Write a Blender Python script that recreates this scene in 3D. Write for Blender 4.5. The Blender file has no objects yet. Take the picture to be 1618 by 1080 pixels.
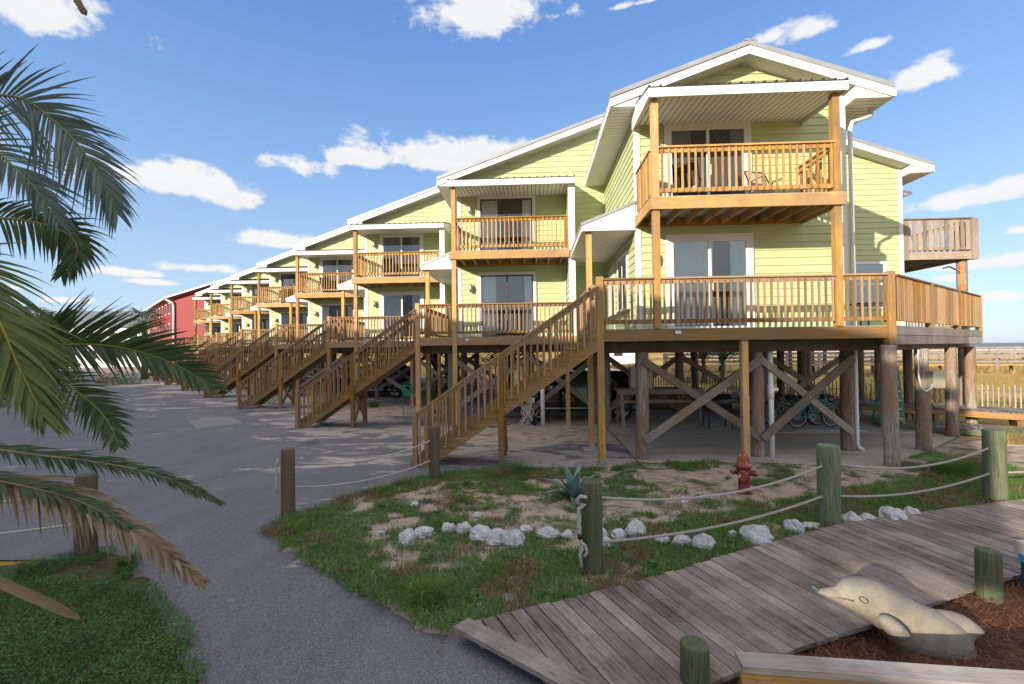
import bpy, math, random
from math import sin, cos, tan, pi, radians, sqrt, atan2, exp
from mathutils import Vector, noise, Matrix
random.seed(7)
SC = bpy.context.scene
COL = SC.collection
R = random.uniform

# ------------------------------------------------------------------ camera
F, YAW, PITCH, ROLL, ZC = 719.0, 0.0462, 0.0139, 0.0121, 2.5
cam_data = bpy.data.cameras.new('camera')
cam = bpy.data.objects.new('camera', cam_data)
COL.objects.link(cam)
cam_data.sensor_width = 36.0
cam_data.lens = 36.0 * F / 1618.0
cam_data.clip_end = 6000
cam_data.clip_start = 0.05
cam.matrix_world = (Matrix.Translation((0, 0, ZC)) @ Matrix.Rotation(YAW, 4, 'Z')
                    @ Matrix.Rotation(pi / 2 + PITCH, 4, 'X') @ Matrix.Rotation(-ROLL, 4, 'Z'))
SC.camera = cam

def ray(px, py):
    c, s = cos(ROLL), sin(ROLL)
    a, b = px - 809, py - 540
    x = c * a - s * b
    y = s * a + c * b
    r, u = x / F, -y / F
    w = cos(PITCH) - u * sin(PITCH)
    z = sin(PITCH) + u * cos(PITCH)
    return Vector((r * cos(YAW) - w * sin(YAW), r * sin(YAW) + w * cos(YAW), z))

def at_y(px, py, Y):
    d = ray(px, py); t = Y / d.y
    return Vector((d.x * t, Y, ZC + d.z * t))

def at_z(px, py, Z=0.0):
    d = ray(px, py); t = (Z - ZC) / d.z
    return Vector((d.x * t, d.y * t, Z))

# ------------------------------------------------------------------ light
SUN_H = Vector((0.65, 0.76))          # horizontal travel of the light
SUN_EL = radians(16.0)
tosun = Vector((-0.65, -0.76, 0)).normalized() * cos(SUN_EL) + Vector((0, 0, sin(SUN_EL)))
sl = bpy.data.lights.new('sun', 'SUN')
sl.energy = 3.8
sl.angle = radians(0.5)
sl.color = (1.0, 0.87, 0.70)
so = bpy.data.objects.new('sun', sl)
so.rotation_euler = (-tosun).to_track_quat('-Z', 'Y').to_euler()
so.location = (0, 0, 60)
COL.objects.link(so)
SC.view_settings.view_transform = 'Standard'
SC.view_settings.look = 'None'
SC.view_settings.gamma = 1
SC.view_settings.exposure = 1.1

W = bpy.data.worlds.new('World')
SC.world = W
W.use_nodes = True
wt = W.node_tree
wn, wl = wt.nodes, wt.links
wn.clear()

class G:
    """tiny node helper"""
    def __init__(s, tree): s.t = tree; s.n = tree.nodes; s.l = tree.links
    def new(s, typ, **kw):
        n = s.n.new(typ)
        for k, v in kw.items(): setattr(n, k, v)
        return n
    def put(s, sock, v):
        if isinstance(v, bpy.types.NodeSocket): s.l.new(v, sock)
        else: sock.default_value = v
    def math(s, op, a, b=None, c=None, clamp=False):
        n = s.new('ShaderNodeMath', operation=op, use_clamp=clamp)
        s.put(n.inputs[0], a)
        if b is not None: s.put(n.inputs[1], b)
        if c is not None: s.put(n.inputs[2], c)
        return n.outputs[0]
    def mix(s, f, a, b, mode='MIX'):
        n = s.new('ShaderNodeMix', data_type='RGBA', blend_type=mode)
        s.put(n.inputs[0], f); s.put(n.inputs[6], a); s.put(n.inputs[7], b)
        return n.outputs[2]
    def noise(s, vec, scale, detail=4, rough=0.55, dist=0.0):
        n = s.new('ShaderNodeTexNoise')
        s.put(n.inputs['Vector'], vec)
        n.inputs['Scale'].default_value = scale
        n.inputs['Detail'].default_value = detail
        n.inputs['Roughness'].default_value = rough
        n.inputs['Distortion'].default_value = dist
        return n.outputs[0]
    def vor(s, vec, scale, feature='F1'):
        n = s.new('ShaderNodeTexVoronoi', feature=feature)
        s.put(n.inputs['Vector'], vec)
        n.inputs['Scale'].default_value = scale
        return n.outputs['Distance']
    def mr(s, v, a, b, c=0.0, d=1.0, smooth=False):
        n = s.new('ShaderNodeMapRange')
        if smooth: n.interpolation_type = 'SMOOTHSTEP'
        s.put(n.inputs[0], v)
        for i, x in enumerate((a, b, c, d)): n.inputs[1 + i].default_value = x
        return n.outputs[0]
    def mapping(s, vec, scale=(1, 1, 1), rot=(0, 0, 0), loc=(0, 0, 0)):
        n = s.new('ShaderNodeMapping')
        s.put(n.inputs[0], vec)
        n.inputs['Location'].default_value = loc
        n.inputs['Rotation'].default_value = rot
        n.inputs['Scale'].default_value = scale
        return n.outputs[0]
    def bump(s, h, strength, dist=0.01):
        n = s.new('ShaderNodeBump')
        n.inputs['Strength'].default_value = strength
        n.inputs['Distance'].default_value = dist
        s.put(n.inputs['Height'], h)
        return n.outputs[0]

g = G(wt)
sky = g.new('ShaderNodeTexSky', sky_type='NISHITA')
sky.sun_disc = False
sky.sun_elevation = SUN_EL
sky.sun_rotation = atan2(tosun.x, tosun.y)
sky.air_density = 1.0
sky.dust_density = 0.6
sky.ozone_density = 2.2
tc = g.new('ShaderNodeTexCoord')
sep = g.new('ShaderNodeSeparateXYZ')
wl.new(tc.outputs['Generated'], sep.inputs[0])
az = g.math('ARCTAN2', sep.outputs[0], sep.outputs[1])
el = g.math('ARCSINE', sep.outputs[2])
dirn = tc.outputs['Generated']
n1 = g.noise(dirn, 9.0, 9, 0.62, 0.25)
n2 = g.noise(g.mapping(dirn, (1, 1, 2.2)), 26.0, 6, 0.6)
wob = g.math('ADD', g.math('MULTIPLY', g.math('SUBTRACT', n1, 0.5), 5.2), g.math('MULTIPLY', g.math('SUBTRACT', n2, 0.5), 2.2))
# drifting fair-weather cumulus: centre (image column/row of the bank), half extents in pixels, weight
CL = [(60, 15, 130, 40, 1.0), (765, 18, 95, 36, 1.0), (882, 24, 22, 9, .7), (1275, 48, 36, 17, 1.0), (1218, 58, 26, 10, .8),
      (1375, 72, 36, 8, .75), (1440, 130, 62, 22, 1.0), (275, 292, 120, 26, 1.0), (205, 275, 50, 20, 1.0), (465, 262, 52, 20, 1.0),
      (565, 250, 60, 16, 1.0), (690, 250, 125, 24, 1.0), (765, 235, 60, 16, 1.0), (445, 382, 72, 14, .9), (190, 430, 50, 8, .85), (320, 424, 60, 10, .85), (240, 446, 40, 6, .7),
      (20, 424, 28, 7, .85), (90, 474, 55, 9, .85), (20, 455, 30, 8, .8), (1530, 315, 95, 18, 1.0), (1600, 295, 40, 14, 1.0), (1612, 364, 25, 9, .9),
      (1560, 415, 90, 14, .85), (1590, 470, 50, 10, .7), (1020, 2, 50, 6, .6), (-150, 200, 120, 40, 1.0), (1800, 200, 120, 40, 1.0), (1500, 440, 40, 8, .6)]
dens = None
low = None
for (cx, cy, rx, ry, wgt) in CL:
    d = ray(cx, cy).normalized()
    a0, e0 = atan2(d.x, d.y), math.asin(d.z)
    k = cos(atan2(cx - 809, F))
    ra, re = rx / F * k * k, ry / F * k
    qx = g.math('DIVIDE', g.math('SUBTRACT', az, a0), ra * 1.5)
    qe = g.math('DIVIDE', g.math('SUBTRACT', el, e0), re * 1.6)
    # flat base: below the centre the falloff is steeper
    qe2 = g.math('MULTIPLY', qe, g.math('ADD', 1.15, g.math('MULTIPLY', g.math('LESS_THAN', qe, 0.0), 0.75)))
    dd = g.math('SUBTRACT', wgt, g.math('SQRT', g.math('ADD', g.math('MULTIPLY', qx, qx), g.math('MULTIPLY', qe2, qe2))))
    sh = g.math('SUBTRACT', g.math('MULTIPLY', dd, 1.0), 0.0)
    low_i = g.math('MULTIPLY', g.math('MULTIPLY', g.math('GREATER_THAN', dd, -0.4), g.math('MAXIMUM', g.math('MULTIPLY', qe, -1.0), 0.0)), 0.6)
    dens = sh if dens is None else g.math('MAXIMUM', dens, sh)
    low = low_i if low is None else g.math('MAXIMUM', low, low_i)
body = g.math('ADD', g.math('MULTIPLY', dens, 1.9), wob)
mask = g.mr(body, 0.0, 1.0, 0, 1, True)
mask = g.math('MULTIPLY', mask, g.mr(dens, -0.45, -0.05, 0, 1, True))
cloudcol = g.mix(g.math('MULTIPLY', low, g.mr(n1, 0.35, 0.65, 0.3, 1.0), None, True), (3.0, 2.97, 2.92, 1), (2.45, 2.52, 2.62, 1))
# the haze near the horizon
hz = g.mr(el, 0.0, 0.55, 1.0, 0.0)
hz = g.math('POWER', hz, 2.0)
ramp = g.new('ShaderNodeValToRGB')
wl.new(g.math('MULTIPLY', el, 1.0), ramp.inputs[0])
cr_ = ramp.color_ramp
cr_.elements[0].position = 0.0; cr_.elements[0].color = (.60, .73, .85, 1)
cr_.elements[1].position = 0.85; cr_.elements[1].color = (.115, .27, .64, 1)
e_ = cr_.elements.new(.10); e_.color = (.50, .66, .85, 1)
e_ = cr_.elements.new(.36); e_.color = (.27, .47, .82, 1)
e_ = cr_.elements.new(.60); e_.color = (.15, .32, .71, 1)
rampc = g.mix(1.0, ramp.outputs[0], (3.05, 3.05, 3.05, 1), 'MULTIPLY')
skyc = g.mix(1.0, sky.outputs[0], (.88, .95, 1.08, 1), 'MULTIPLY')
skyc = g.mix(.80, skyc, rampc)
fill_veil = g.math('MAXIMUM', g.math('MULTIPLY', g.mr(sep.outputs[1], -0.05, -0.45, 0, 1, True), g.mr(g.noise(dirn, 2.2, 7, 0.6), 0.35, 0.6, 0.1, 0.5)), g.math('MULTIPLY', g.mr(el, 0.80, 1.15, 0, 1, True), g.mr(g.noise(dirn, 3.0, 7, 0.6), 0.3, 0.5, 0.45, 0.95)))  # bright unseen cloud overhead and behind the camera, added to lift the shade
final = g.mix(g.math('MULTIPLY', mask, 0.93), skyc, cloudcol)
final = g.mix(fill_veil, final, (5.6, 5.0, 4.3, 1))
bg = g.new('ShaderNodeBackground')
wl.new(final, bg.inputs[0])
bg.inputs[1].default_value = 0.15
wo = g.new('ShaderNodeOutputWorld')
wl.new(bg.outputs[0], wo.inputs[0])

# ------------------------------------------------------------------ materials
MATS = {}
def newmat(name):
    m = bpy.data.materials.new(name); m.use_nodes = True
    nt = m.node_tree; nt.nodes.clear()
    h = G(nt)
    o = h.new('ShaderNodeOutputMaterial'); b = h.new('ShaderNodeBsdfPrincipled')
    nt.links.new(b.outputs[0], o.inputs[0])
    MATS[name] = m
    return m, h, b, o
def C4(c): return (c[0], c[1], c[2], 1)

def plain(name, col, rough=0.5, metal=0.0, var=0.12, scale=6.0, bump=0.0, spec=0.5):
    m, h, b, o = newmat(name)
    t = h.new('ShaderNodeTexCoord').outputs['Object']
    n = h.noise(t, scale, 5, 0.6)
    c = h.mix(h.mr(n, 0.3, 0.7), C4([x * (1 - var) for x in col]), C4([min(1, x * (1 + var)) for x in col]))
    h.put(b.inputs['Base Color'], c)
    b.inputs['Roughness'].default_value = rough
    b.inputs['Metallic'].default_value = metal
    b.inputs['Specular IOR Level'].default_value = spec
    if bump: h.put(b.inputs['Normal'], h.bump(h.noise(t, scale * 8, 4), bump, 0.01))
    return m

def wood(name, dark, mid, light, rough=0.75, grain=1.0, weather=0.0, wcol=(.3, .28, .26), knots=True, tintamp=0.35, cracks=.35):
    m, h, b, o = newmat(name)
    uv = h.new('ShaderNodeUVMap').outputs[0]
    at = h.new('ShaderNodeAttribute', attribute_name='tint').outputs['Fac']
    fine = h.noise(h.mapping(uv, (2.2, 70, 1)), 1.0, 5, 0.6, 0.6)
    broad = h.noise(h.mapping(uv, (0.9, 11, 1)), 1.0, 3, 0.5, 1.2)
    c = h.mix(h.mr(broad, 0.3, 0.72), C4(mid), C4(light))
    c = h.mix(h.mr(fine, 0.35, 0.7, 0, 0.75 * grain), c, C4(dark))
    if knots:
        k = h.vor(h.mapping(uv, (2.0, 9.0, 1)), 1.0)
        c = h.mix(h.mr(k, 0.03, 0.10, 0.75, 0.0), c, C4([x * 0.55 for x in dark]))
    if weather:
        p = h.new('ShaderNodeTexCoord').outputs['Object']
        wmask = h.mr(h.noise(h.mapping(p, (1, 1, .5)), 1.4, 5, 0.65), 0.5 - weather * 0.3, 0.62, 0, 1)
        wc = h.mix(fine, C4(wcol), C4([x * 1.35 for x in wcol]))
        c = h.mix(wmask, c, wc)
    ck = h.noise(h.mapping(uv, (.9, 22, 1)), 1.0, 4, .7, .5)
    ckm = h.mr(h.math('ABSOLUTE', h.math('SUBTRACT', ck, .5)), .004, .016, cracks, 0)
    c = h.mix(ckm, c, C4([x * .35 for x in dark]))
    hs = h.new('ShaderNodeHueSaturation')
    h.put(hs.inputs['Color'], c)
    h.put(hs.inputs['Value'], h.mr(at, 0, 1, 1 - tintamp, 1 + tintamp * 0.8))
    h.put(hs.inputs['Saturation'], h.mr(at, 0, 1, 1.08, 0.9))
    h.put(b.inputs['Base Color'], hs.outputs[0])
    b.inputs['Roughness'].default_value = rough
    b.inputs['Specular IOR Level'].default_value = 0.25
    h.put(b.inputs['Normal'], h.bump(fine, 0.35, 0.004))
    return m

wood('treated_wood', (.24, .11, .025), (.49, .27, .07), (.66, .42, .14), weather=0.25, wcol=(.27, .17, .09))
wood('deck_wood', (.13, .065, .02), (.36, .185, .047), (.50, .285, .085), weather=0.45, wcol=(.22, .155, .10))
wood('grey_wood', (.11, .085, .065), (.24, .195, .155), (.36, .31, .26), weather=0.5, wcol=(.30, .28, .26), tintamp=.3)
wood('boardwalk_wood', (.045, .032, .025), (.19, .155, .128), (.29, .25, .215), weather=0.35, wcol=(.245, .215, .19), tintamp=.27, grain=1.3, cracks=.5)
wood('aged_wood', (.11, .07, .045), (.25, .18, .125), (.36, .28, .20), weather=.35, wcol=(.26, .22, .19))
wood('dark_timber', (.05, .03, .02), (.12, .08, .05), (.17, .12, .08), weather=0.3, wcol=(.13, .11, .09))
wood('piling_wood', cracks=.9, dark=(.10, .075, .055), mid=(.31, .27, .225), light=(.46, .42, .36), weather=0.15, wcol=(.20, .12, .075), tintamp=.22, grain=1.3)
wood('brace_wood', (.08, .055, .04), (.20, .155, .115), (.30, .24, .19), weather=.4, wcol=(.20, .175, .15))
wood('olive_post_wood', (.03, .032, .018), (.12, .125, .075), (.20, .205, .13), weather=0.45, wcol=(.10, .12, .075), knots=False, tintamp=.2, grain=1.2, cracks=.5)
wood('green_post_wood', (.04, .05, .027), (.19, .225, .13), (.31, .335, .21), weather=0.45, wcol=(.15, .18, .12), knots=False, tintamp=.25, grain=1.3, cracks=.55)
wood('brown_post_wood', (.04, .03, .02), (.12, .09, .055), (.19, .15, .095), weather=0.45, wcol=(.10, .085, .06), knots=False, tintamp=.25)

def siding(name, col):
    m, h, b, o = newmat(name)
    p = h.new('ShaderNodeTexCoord').outputs['Object']
    at = h.new('ShaderNodeAttribute', attribute_name='tint').outputs['Fac']
    n = h.noise(p, 1.3, 5, 0.6)
    c = h.mix(h.mr(n, 0.3, 0.7), C4([x * 0.93 for x in col]), C4([x * 1.05 for x in col]))
    st = h.noise(h.mapping(p, (7, 7, .35)), 1.0, 4, .6)
    c = h.mix(h.mr(st, 0.6, 0.8, 0, 0.22), c, C4([x * .75 for x in col]))
    hs = h.new('ShaderNodeHueSaturation')
    h.put(hs.inputs['Color'], c)
    h.put(hs.inputs['Value'], h.mr(at, 0, 1, .965, 1.03))
    h.put(b.inputs['Base Color'], hs.outputs[0])
    b.inputs['Roughness'].default_value = 0.6
    b.inputs['Specular IOR Level'].default_value = 0.3
    h.put(b.inputs['Normal'], h.bump(h.noise(h.mapping(p, (6, 6, 60)), 1.0, 4), 0.12, 0.004))
    return m
siding('lime_siding', (.43, .485, .265))
siding('red_siding', (.25, .024, .026))
siding('white_siding', (.70, .72, .72))
plain('white_trim', (.62, .62, .61), 0.45, var=.04, scale=2)
plain('soffit_white', (.74, .72, .66), 0.6, var=.04, scale=3)
plain('roof_metal', (.42, .43, .44), 0.35, 0.6, var=.1, scale=1.5)
plain('dark_metal', (.05, .05, .055), 0.4, 0.5)
plain('black_paint', (.018, .018, .02), 0.35)
plain('galvanised', (.5, .5, .5), 0.35, 0.9)
plain('pvc_white', (.78, .79, .78), 0.35, var=.06)
plain('brown_frame', (.07, .045, .03), 0.4)
plain('deck_surface', (.42, .43, .44), 0.7, var=.15)
plain('rubber', (.015, .015, .016), 0.7)
plain('chrome', (.65, .65, .66), 0.18, 1.0)
plain('beige_cloth', (.42, .37, .31), 0.9)
plain('yellow_plastic', (.65, .42, .03), 0.45)
plain('green_fibreglass', (.02, .24, .16), 0.4)
plain('teal_paint', (.01, .30, .24), 0.25)
plain('hose_green', (.01, .30, .20), 0.45)
plain('grey_plastic', (.48, .46, .43), 0.55)
plain('beige_box', (.45, .42, .33), 0.4, .2)
plain('orange_paint', (.8, .2, .04), .5)
plain('patch_asphalt', (.21, .205, .20), .9, scale=14, var=.25)
plain('stone_groove', (.10, .095, .08), .9)
plain('blue_grey', (.08, .17, .19), .5)
plain('blue_paint', (.03, .16, .45), .35)
plain('navy_paint', (.01, .02, .06), .4)
plain('black_car_paint', (.012, .013, .016), .12, .3, spec=.8)
plain('silver_paint', (.5, .52, .54), .3, .5)
plain('interior_dark', (.02, .022, .026), .8)
plain('stripe_cream', (.55, .47, .33), .7)

def rope_mat(name, col):
    m, h, b, o = newmat(name)
    uv = h.new('ShaderNodeUVMap').outputs[0]
    w = h.new('ShaderNodeTexWave', wave_type='BANDS', bands_direction='DIAGONAL')
    h.put(w.inputs['Vector'], h.mapping(uv, (34, 3.0, 1)))
    w.inputs['Scale'].default_value = 1.0
    w.inputs['Distortion'].default_value = 0.3
    f = w.outputs['Fac']
    h.put(b.inputs['Base Color'], h.mix(h.mr(f, 0.15, .6), C4([x * .42 for x in col]), C4(col)))
    b.inputs['Roughness'].default_value = .85
    h.put(b.inputs['Normal'], h.bump(f, .9, .01))
rope_mat('rope', (.55, .52, .45))
rope_mat('rope_white', (.66, .64, .58))

# glass in front of curtains
m, h, b, o = newmat('glass')
fr = h.new('ShaderNodeFresnel'); fr.inputs[0].default_value = 1.6
gl = h.new('ShaderNodeBsdfGlossy'); gl.inputs['Roughness'].default_value = .02
tr = h.new('ShaderNodeBsdfTransparent'); tr.inputs[0].default_value = (.86, .9, .92, 1)
mx = h.new('ShaderNodeMixShader')
h.put(mx.inputs[0], h.math('ADD', h.math('MULTIPLY', fr.outputs[0], 1.0), 0.10))
h.l.new(tr.outputs[0], mx.inputs[1]); h.l.new(gl.outputs[0], mx.inputs[2]); h.l.new(mx.outputs[0], o.inputs[0])

def curtain(name, col):
    m, h, b, o = newmat(name)
    b.inputs['Base Color'].default_value = C4(col); b.inputs['Roughness'].default_value = .9
curtain('curtain_cream', (.78, .76, .68)); curtain('curtain_blue', (.55, .66, .70)); curtain('curtain_grey', (.22, .24, .26))

# asphalt with drifted sand
m, h, b, o = newmat('asphalt')
p = h.new('ShaderNodeTexCoord').outputs['Object']
agg = h.vor(p, 60.0)
agg2 = h.noise(p, 70.0, 4, .8)
fn = h.noise(p, 1.1, 6, .6)
mid_ = h.noise(p, 9, 5, .65)
c = h.mix(h.mr(agg, .05, .55), (.38, .38, .405, 1), (.07, .07, .078, 1))
c = h.mix(h.mr(agg2, .40, .62), c, (.17, .17, .18, 1))
c = h.mix(h.mr(fn, .3, .7, .45, 0), c, (.085, .087, .095, 1))
s3 = h.new('ShaderNodeSeparateXYZ'); h.put(s3.inputs[0], p)
sdist = h.math('ADD', h.math('MULTIPLY', s3.outputs[0], .65), h.math('MULTIPLY', s3.outputs[1], .76))
near = h.mr(sdist, 2.0, 8.0, -.15, .05)
st = h.noise(h.mapping(p, (.42, .95, 1), rot=(0, 0, .75)), 1.1, 8, .66, .6)
st2 = h.noise(p, 3.2, 6, .7, .4)
sm = h.math('ADD', h.math('ADD', st, near), h.math('MULTIPLY', h.math('SUBTRACT', st2, .5), .28))
sandm = h.mr(sm, .495, .555)
sandc = h.mix(h.noise(p, 22, 5, .7), (.30, .27, .235, 1), (.52, .48, .43, 1))
c = h.mix(h.math('MULTIPLY', sandm, h.mr(agg2, .25, .6, .62, 1)), c, sandc)
wr = h.noise(h.mapping(p, (1.4, .5, 1), rot=(0, 0, .75)), .9, 6, .6, .3)
c = h.mix(h.mr(wr, .5, .62, 0, .16), c, (.24, .235, .23, 1))
oil = h.noise(p, .7, 3, .4)
c = h.mix(h.mr(oil, .66, .72, 0, .5), c, (.05, .05, .052, 1))
h.put(b.inputs['Base Color'], c); b.inputs['Roughness'].default_value = .9
h.put(b.inputs['Normal'], h.bump(h.math('ADD', agg, agg2), .55, .006))

def sandmat(name, c1, c2, patch=None, pc=None, pscale=.9, dark=None):
    m, h, b, o = newmat(name)
    p = h.new('ShaderNodeTexCoord').outputs['Object']
    a = h.noise(p, 1.7, 7, .65); f = h.noise(p, 38, 5, .7); ff = h.noise(p, 170, 3, .7)
    c = h.mix(h.mr(a, .3, .7), C4(c1), C4(c2))
    c = h.mix(h.mr(f, .35, .7, 0, .55), c, C4([x * .62 for x in c1]))
    c = h.mix(h.mr(ff, .5, .75, 0, .6), c, C4([min(1, x * 1.5) for x in c2]))
    if dark:
        dn = h.noise(p, 2.6, 8, .7, .5)
        c = h.mix(h.mr(dn, .5, .6, 0, .85), c, C4(dark))
    if patch is not None:
        g1 = h.noise(p, pscale, 8, .7, .5)
        c = h.mix(h.mr(g1, patch, patch + .09), c, h.mix(f, C4(pc), C4([x * 1.9 for x in pc])))
    h.put(b.inputs['Base Color'], c); b.inputs['Roughness'].default_value = .95
    b.inputs['Specular IOR Level'].default_value = .15
    h.put(b.inputs['Normal'], h.bump(h.math('ADD', f, ff), .6, .015))
sandmat('sand', (.40, .33, .255), (.55, .48, .39), dark=(.22, .17, .12))
sandmat('sandy_soil', (.33, .265, .20), (.50, .43, .345), patch=.52, pc=(.055, .075, .022), pscale=1.3, dark=(.15, .105, .07))
sandmat('lawn_soil', (.05, .055, .022), (.10, .095, .045), dark=(.045, .04, .02))
sandmat('dune_sand', (.42, .34, .21), (.55, .46, .31), patch=.36, pc=(.26, .175, .05), pscale=.22)
sandmat('needle_soil', (.07, .035, .02), (.12, .06, .035))

m, h, b, o = newmat('concrete')
p = h.new('ShaderNodeTexCoord').outputs['Object']
a = h.noise(h.mapping(p, (.5, 2.0, 1)), 1.2, 7, .65); f = h.noise(p, 60, 4, .7)
c = h.mix(h.mr(a, .3, .7), (.34, .30, .23, 1), (.52, .46, .37, 1))
c = h.mix(h.mr(f, .4, .7, 0, .35), c, (.22, .19, .15, 1))
sx = h.new('ShaderNodeSeparateXYZ'); h.put(sx.inputs[0], p)
j = h.math('MINIMUM', h.math('ABSOLUTE', h.math('SUBTRACT', sx.outputs[0], 5.9)), h.math('ABSOLUTE', h.math('SUBTRACT', sx.outputs[1], 13.0)))
c = h.mix(h.mr(j, .004, .016, .7, 0), c, (.06, .05, .04, 1))
h.put(b.inputs['Base Color'], c); b.inputs['Roughness'].default_value = .85
h.put(b.inputs['Normal'], h.bump(f, .3, .006))

def leafmat(name, c1, c2, rough=.55, trans=.25, scale=3.0):
    m, h, b, o = newmat(name)
    p = h.new('ShaderNodeTexCoord').outputs['Object']
    at = h.new('ShaderNodeAttribute', attribute_name='tint').outputs['Fac']
    n = h.noise(p, scale, 4, .6)
    c = h.mix(h.math('ADD', h.math('MULTIPLY', h.mr(n, .3, .7), .5), h.math('MULTIPLY', at, .5)), C4(c1), C4(c2))
    h.put(b.inputs['Base Color'], c); b.inputs['Roughness'].default_value = rough
    b.inputs['Specular IOR Level'].default_value = .3
    t = h.new('ShaderNodeBsdfTranslucent'); h.put(t.inputs[0], c)
    mx = h.new('ShaderNodeMixShader'); mx.inputs[0].default_value = trans
    h.l.new(b.outputs[0], mx.inputs[1]); h.l.new(t.outputs[0], mx.inputs[2]); h.l.new(mx.outputs[0], o.inputs[0])
leafmat('palm_leaf', (.022, .055, .022), (.085, .13, .045), .4)
leafmat('palm_leaf_pale', (.06, .10, .025), (.18, .21, .06), .45, .35)
leafmat('palm_leaf_blue', (.05, .09, .08), (.15, .22, .20), .4, .3)
leafmat('palm_leaf_dry', (.13, .095, .05), (.34, .27, .17), .7)
leafmat('rachis_green', (.16, .18, .03), (.30, .28, .06), .5)
leafmat('grass_green', (.06, .14, .02), (.18, .32, .06), .6, .3, 1.2)
leafmat('grass_dark', (.045, .12, .022), (.11, .25, .05), .6, .3, 2)
leafmat('grass_dry', (.16, .09, .05), (.33, .22, .12), .8)
leafmat('dune_grass_gold', (.28, .18, .06), (.52, .37, .15), .8, .3)
leafmat('dune_grass_green', (.10, .13, .04), (.26, .26, .09), .8, .3)
leafmat('tree_leaf', (.022, .045, .015), (.085, .125, .035), .6, .2, .6)
leafmat('bush_leaf', (.04, .10, .025), (.13, .24, .06), .6, .3)
leafmat('agave_leaf', (.09, .16, .14), (.20, .29, .26), .5, .05)
leafmat('pine_needles', (.085, .038, .02), (.22, .105, .055), .7, .1, 6)
leafmat('flower_red', (.6, .02, .02), (.8, .06, .03), .6)
plain('piling_stain', (.1, .06, .03), .9)
plain('bark', (.13, .095, .07), .9, bump=.6)

m, h, b, o = newmat('limestone')
p = h.new('ShaderNodeTexCoord').outputs['Object']
a = h.noise(p, 5, 7, .7, .6); f = h.noise(p, 24, 5, .7, 1.0)
c = h.mix(h.mr(a, .35, .65), (.40, .41, .42, 1), (.70, .70, .69, 1))
c = h.mix(h.mr(f, .5, .68, 0, .8), c, (.22, .23, .25, 1))
h.put(b.inputs['Base Color'], c); b.inputs['Roughness'].default_value = .85
h.put(b.inputs['Normal'], h.bump(h.math('ADD', a, f), .8, .03))

m, h, b, o = newmat('cast_stone')
p = h.new('ShaderNodeTexCoord').outputs['Object']
a = h.noise(p, 3.5, 7, .7); f = h.noise(p, 70, 4, .7)
c = h.mix(h.mr(a, .35, .68), (.29, .25, .195, 1), (.13, .13, .12, 1))
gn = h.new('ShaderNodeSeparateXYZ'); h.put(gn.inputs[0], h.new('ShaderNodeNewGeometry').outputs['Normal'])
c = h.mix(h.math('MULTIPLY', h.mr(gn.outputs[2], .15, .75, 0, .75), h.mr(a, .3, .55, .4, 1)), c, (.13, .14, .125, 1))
c = h.mix(h.mr(f, .5, .7, 0, .6), c, (.12, .11, .09, 1))
h.put(b.inputs['Base Color'], c); b.inputs['Roughness'].default_value = .8
h.put(b.inputs['Normal'], h.bump(h.math('ADD', a, f), .35, .006))

m, h, b, o = newmat('hydrant_red')
p = h.new('ShaderNodeTexCoord').outputs['Object']
a = h.noise(p, 14, 6, .7)
c = h.mix(h.mr(a, .45, .6), (.21, .012, .011, 1), (.11, .02, .014, 1))
h.put(b.inputs['Base Color'], c); b.inputs['Roughness'].default_value = .45
m, h, b, o = newmat('hydrant_rust')
p = h.new('ShaderNodeTexCoord').outputs['Object']
a = h.noise(p, 11, 6, .7, .4)
c = h.mix(h.mr(a, .38, .46), (.58, .50, .40, 1), (.25, .045, .014, 1))
h.put(b.inputs['Base Color'], c); b.inputs['Roughness'].default_value = .6
m, h, b, o = newmat('sea')
p = h.new('ShaderNodeTexCoord').outputs['Object']
b.inputs['Base Color'].default_value = (.17, .21, .225, 1); b.inputs['Roughness'].default_value = .75; b.inputs['Specular IOR Level'].default_value = .1
h.put(b.inputs['Normal'], h.bump(h.noise(p, .3, 5), .5, .3))

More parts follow.
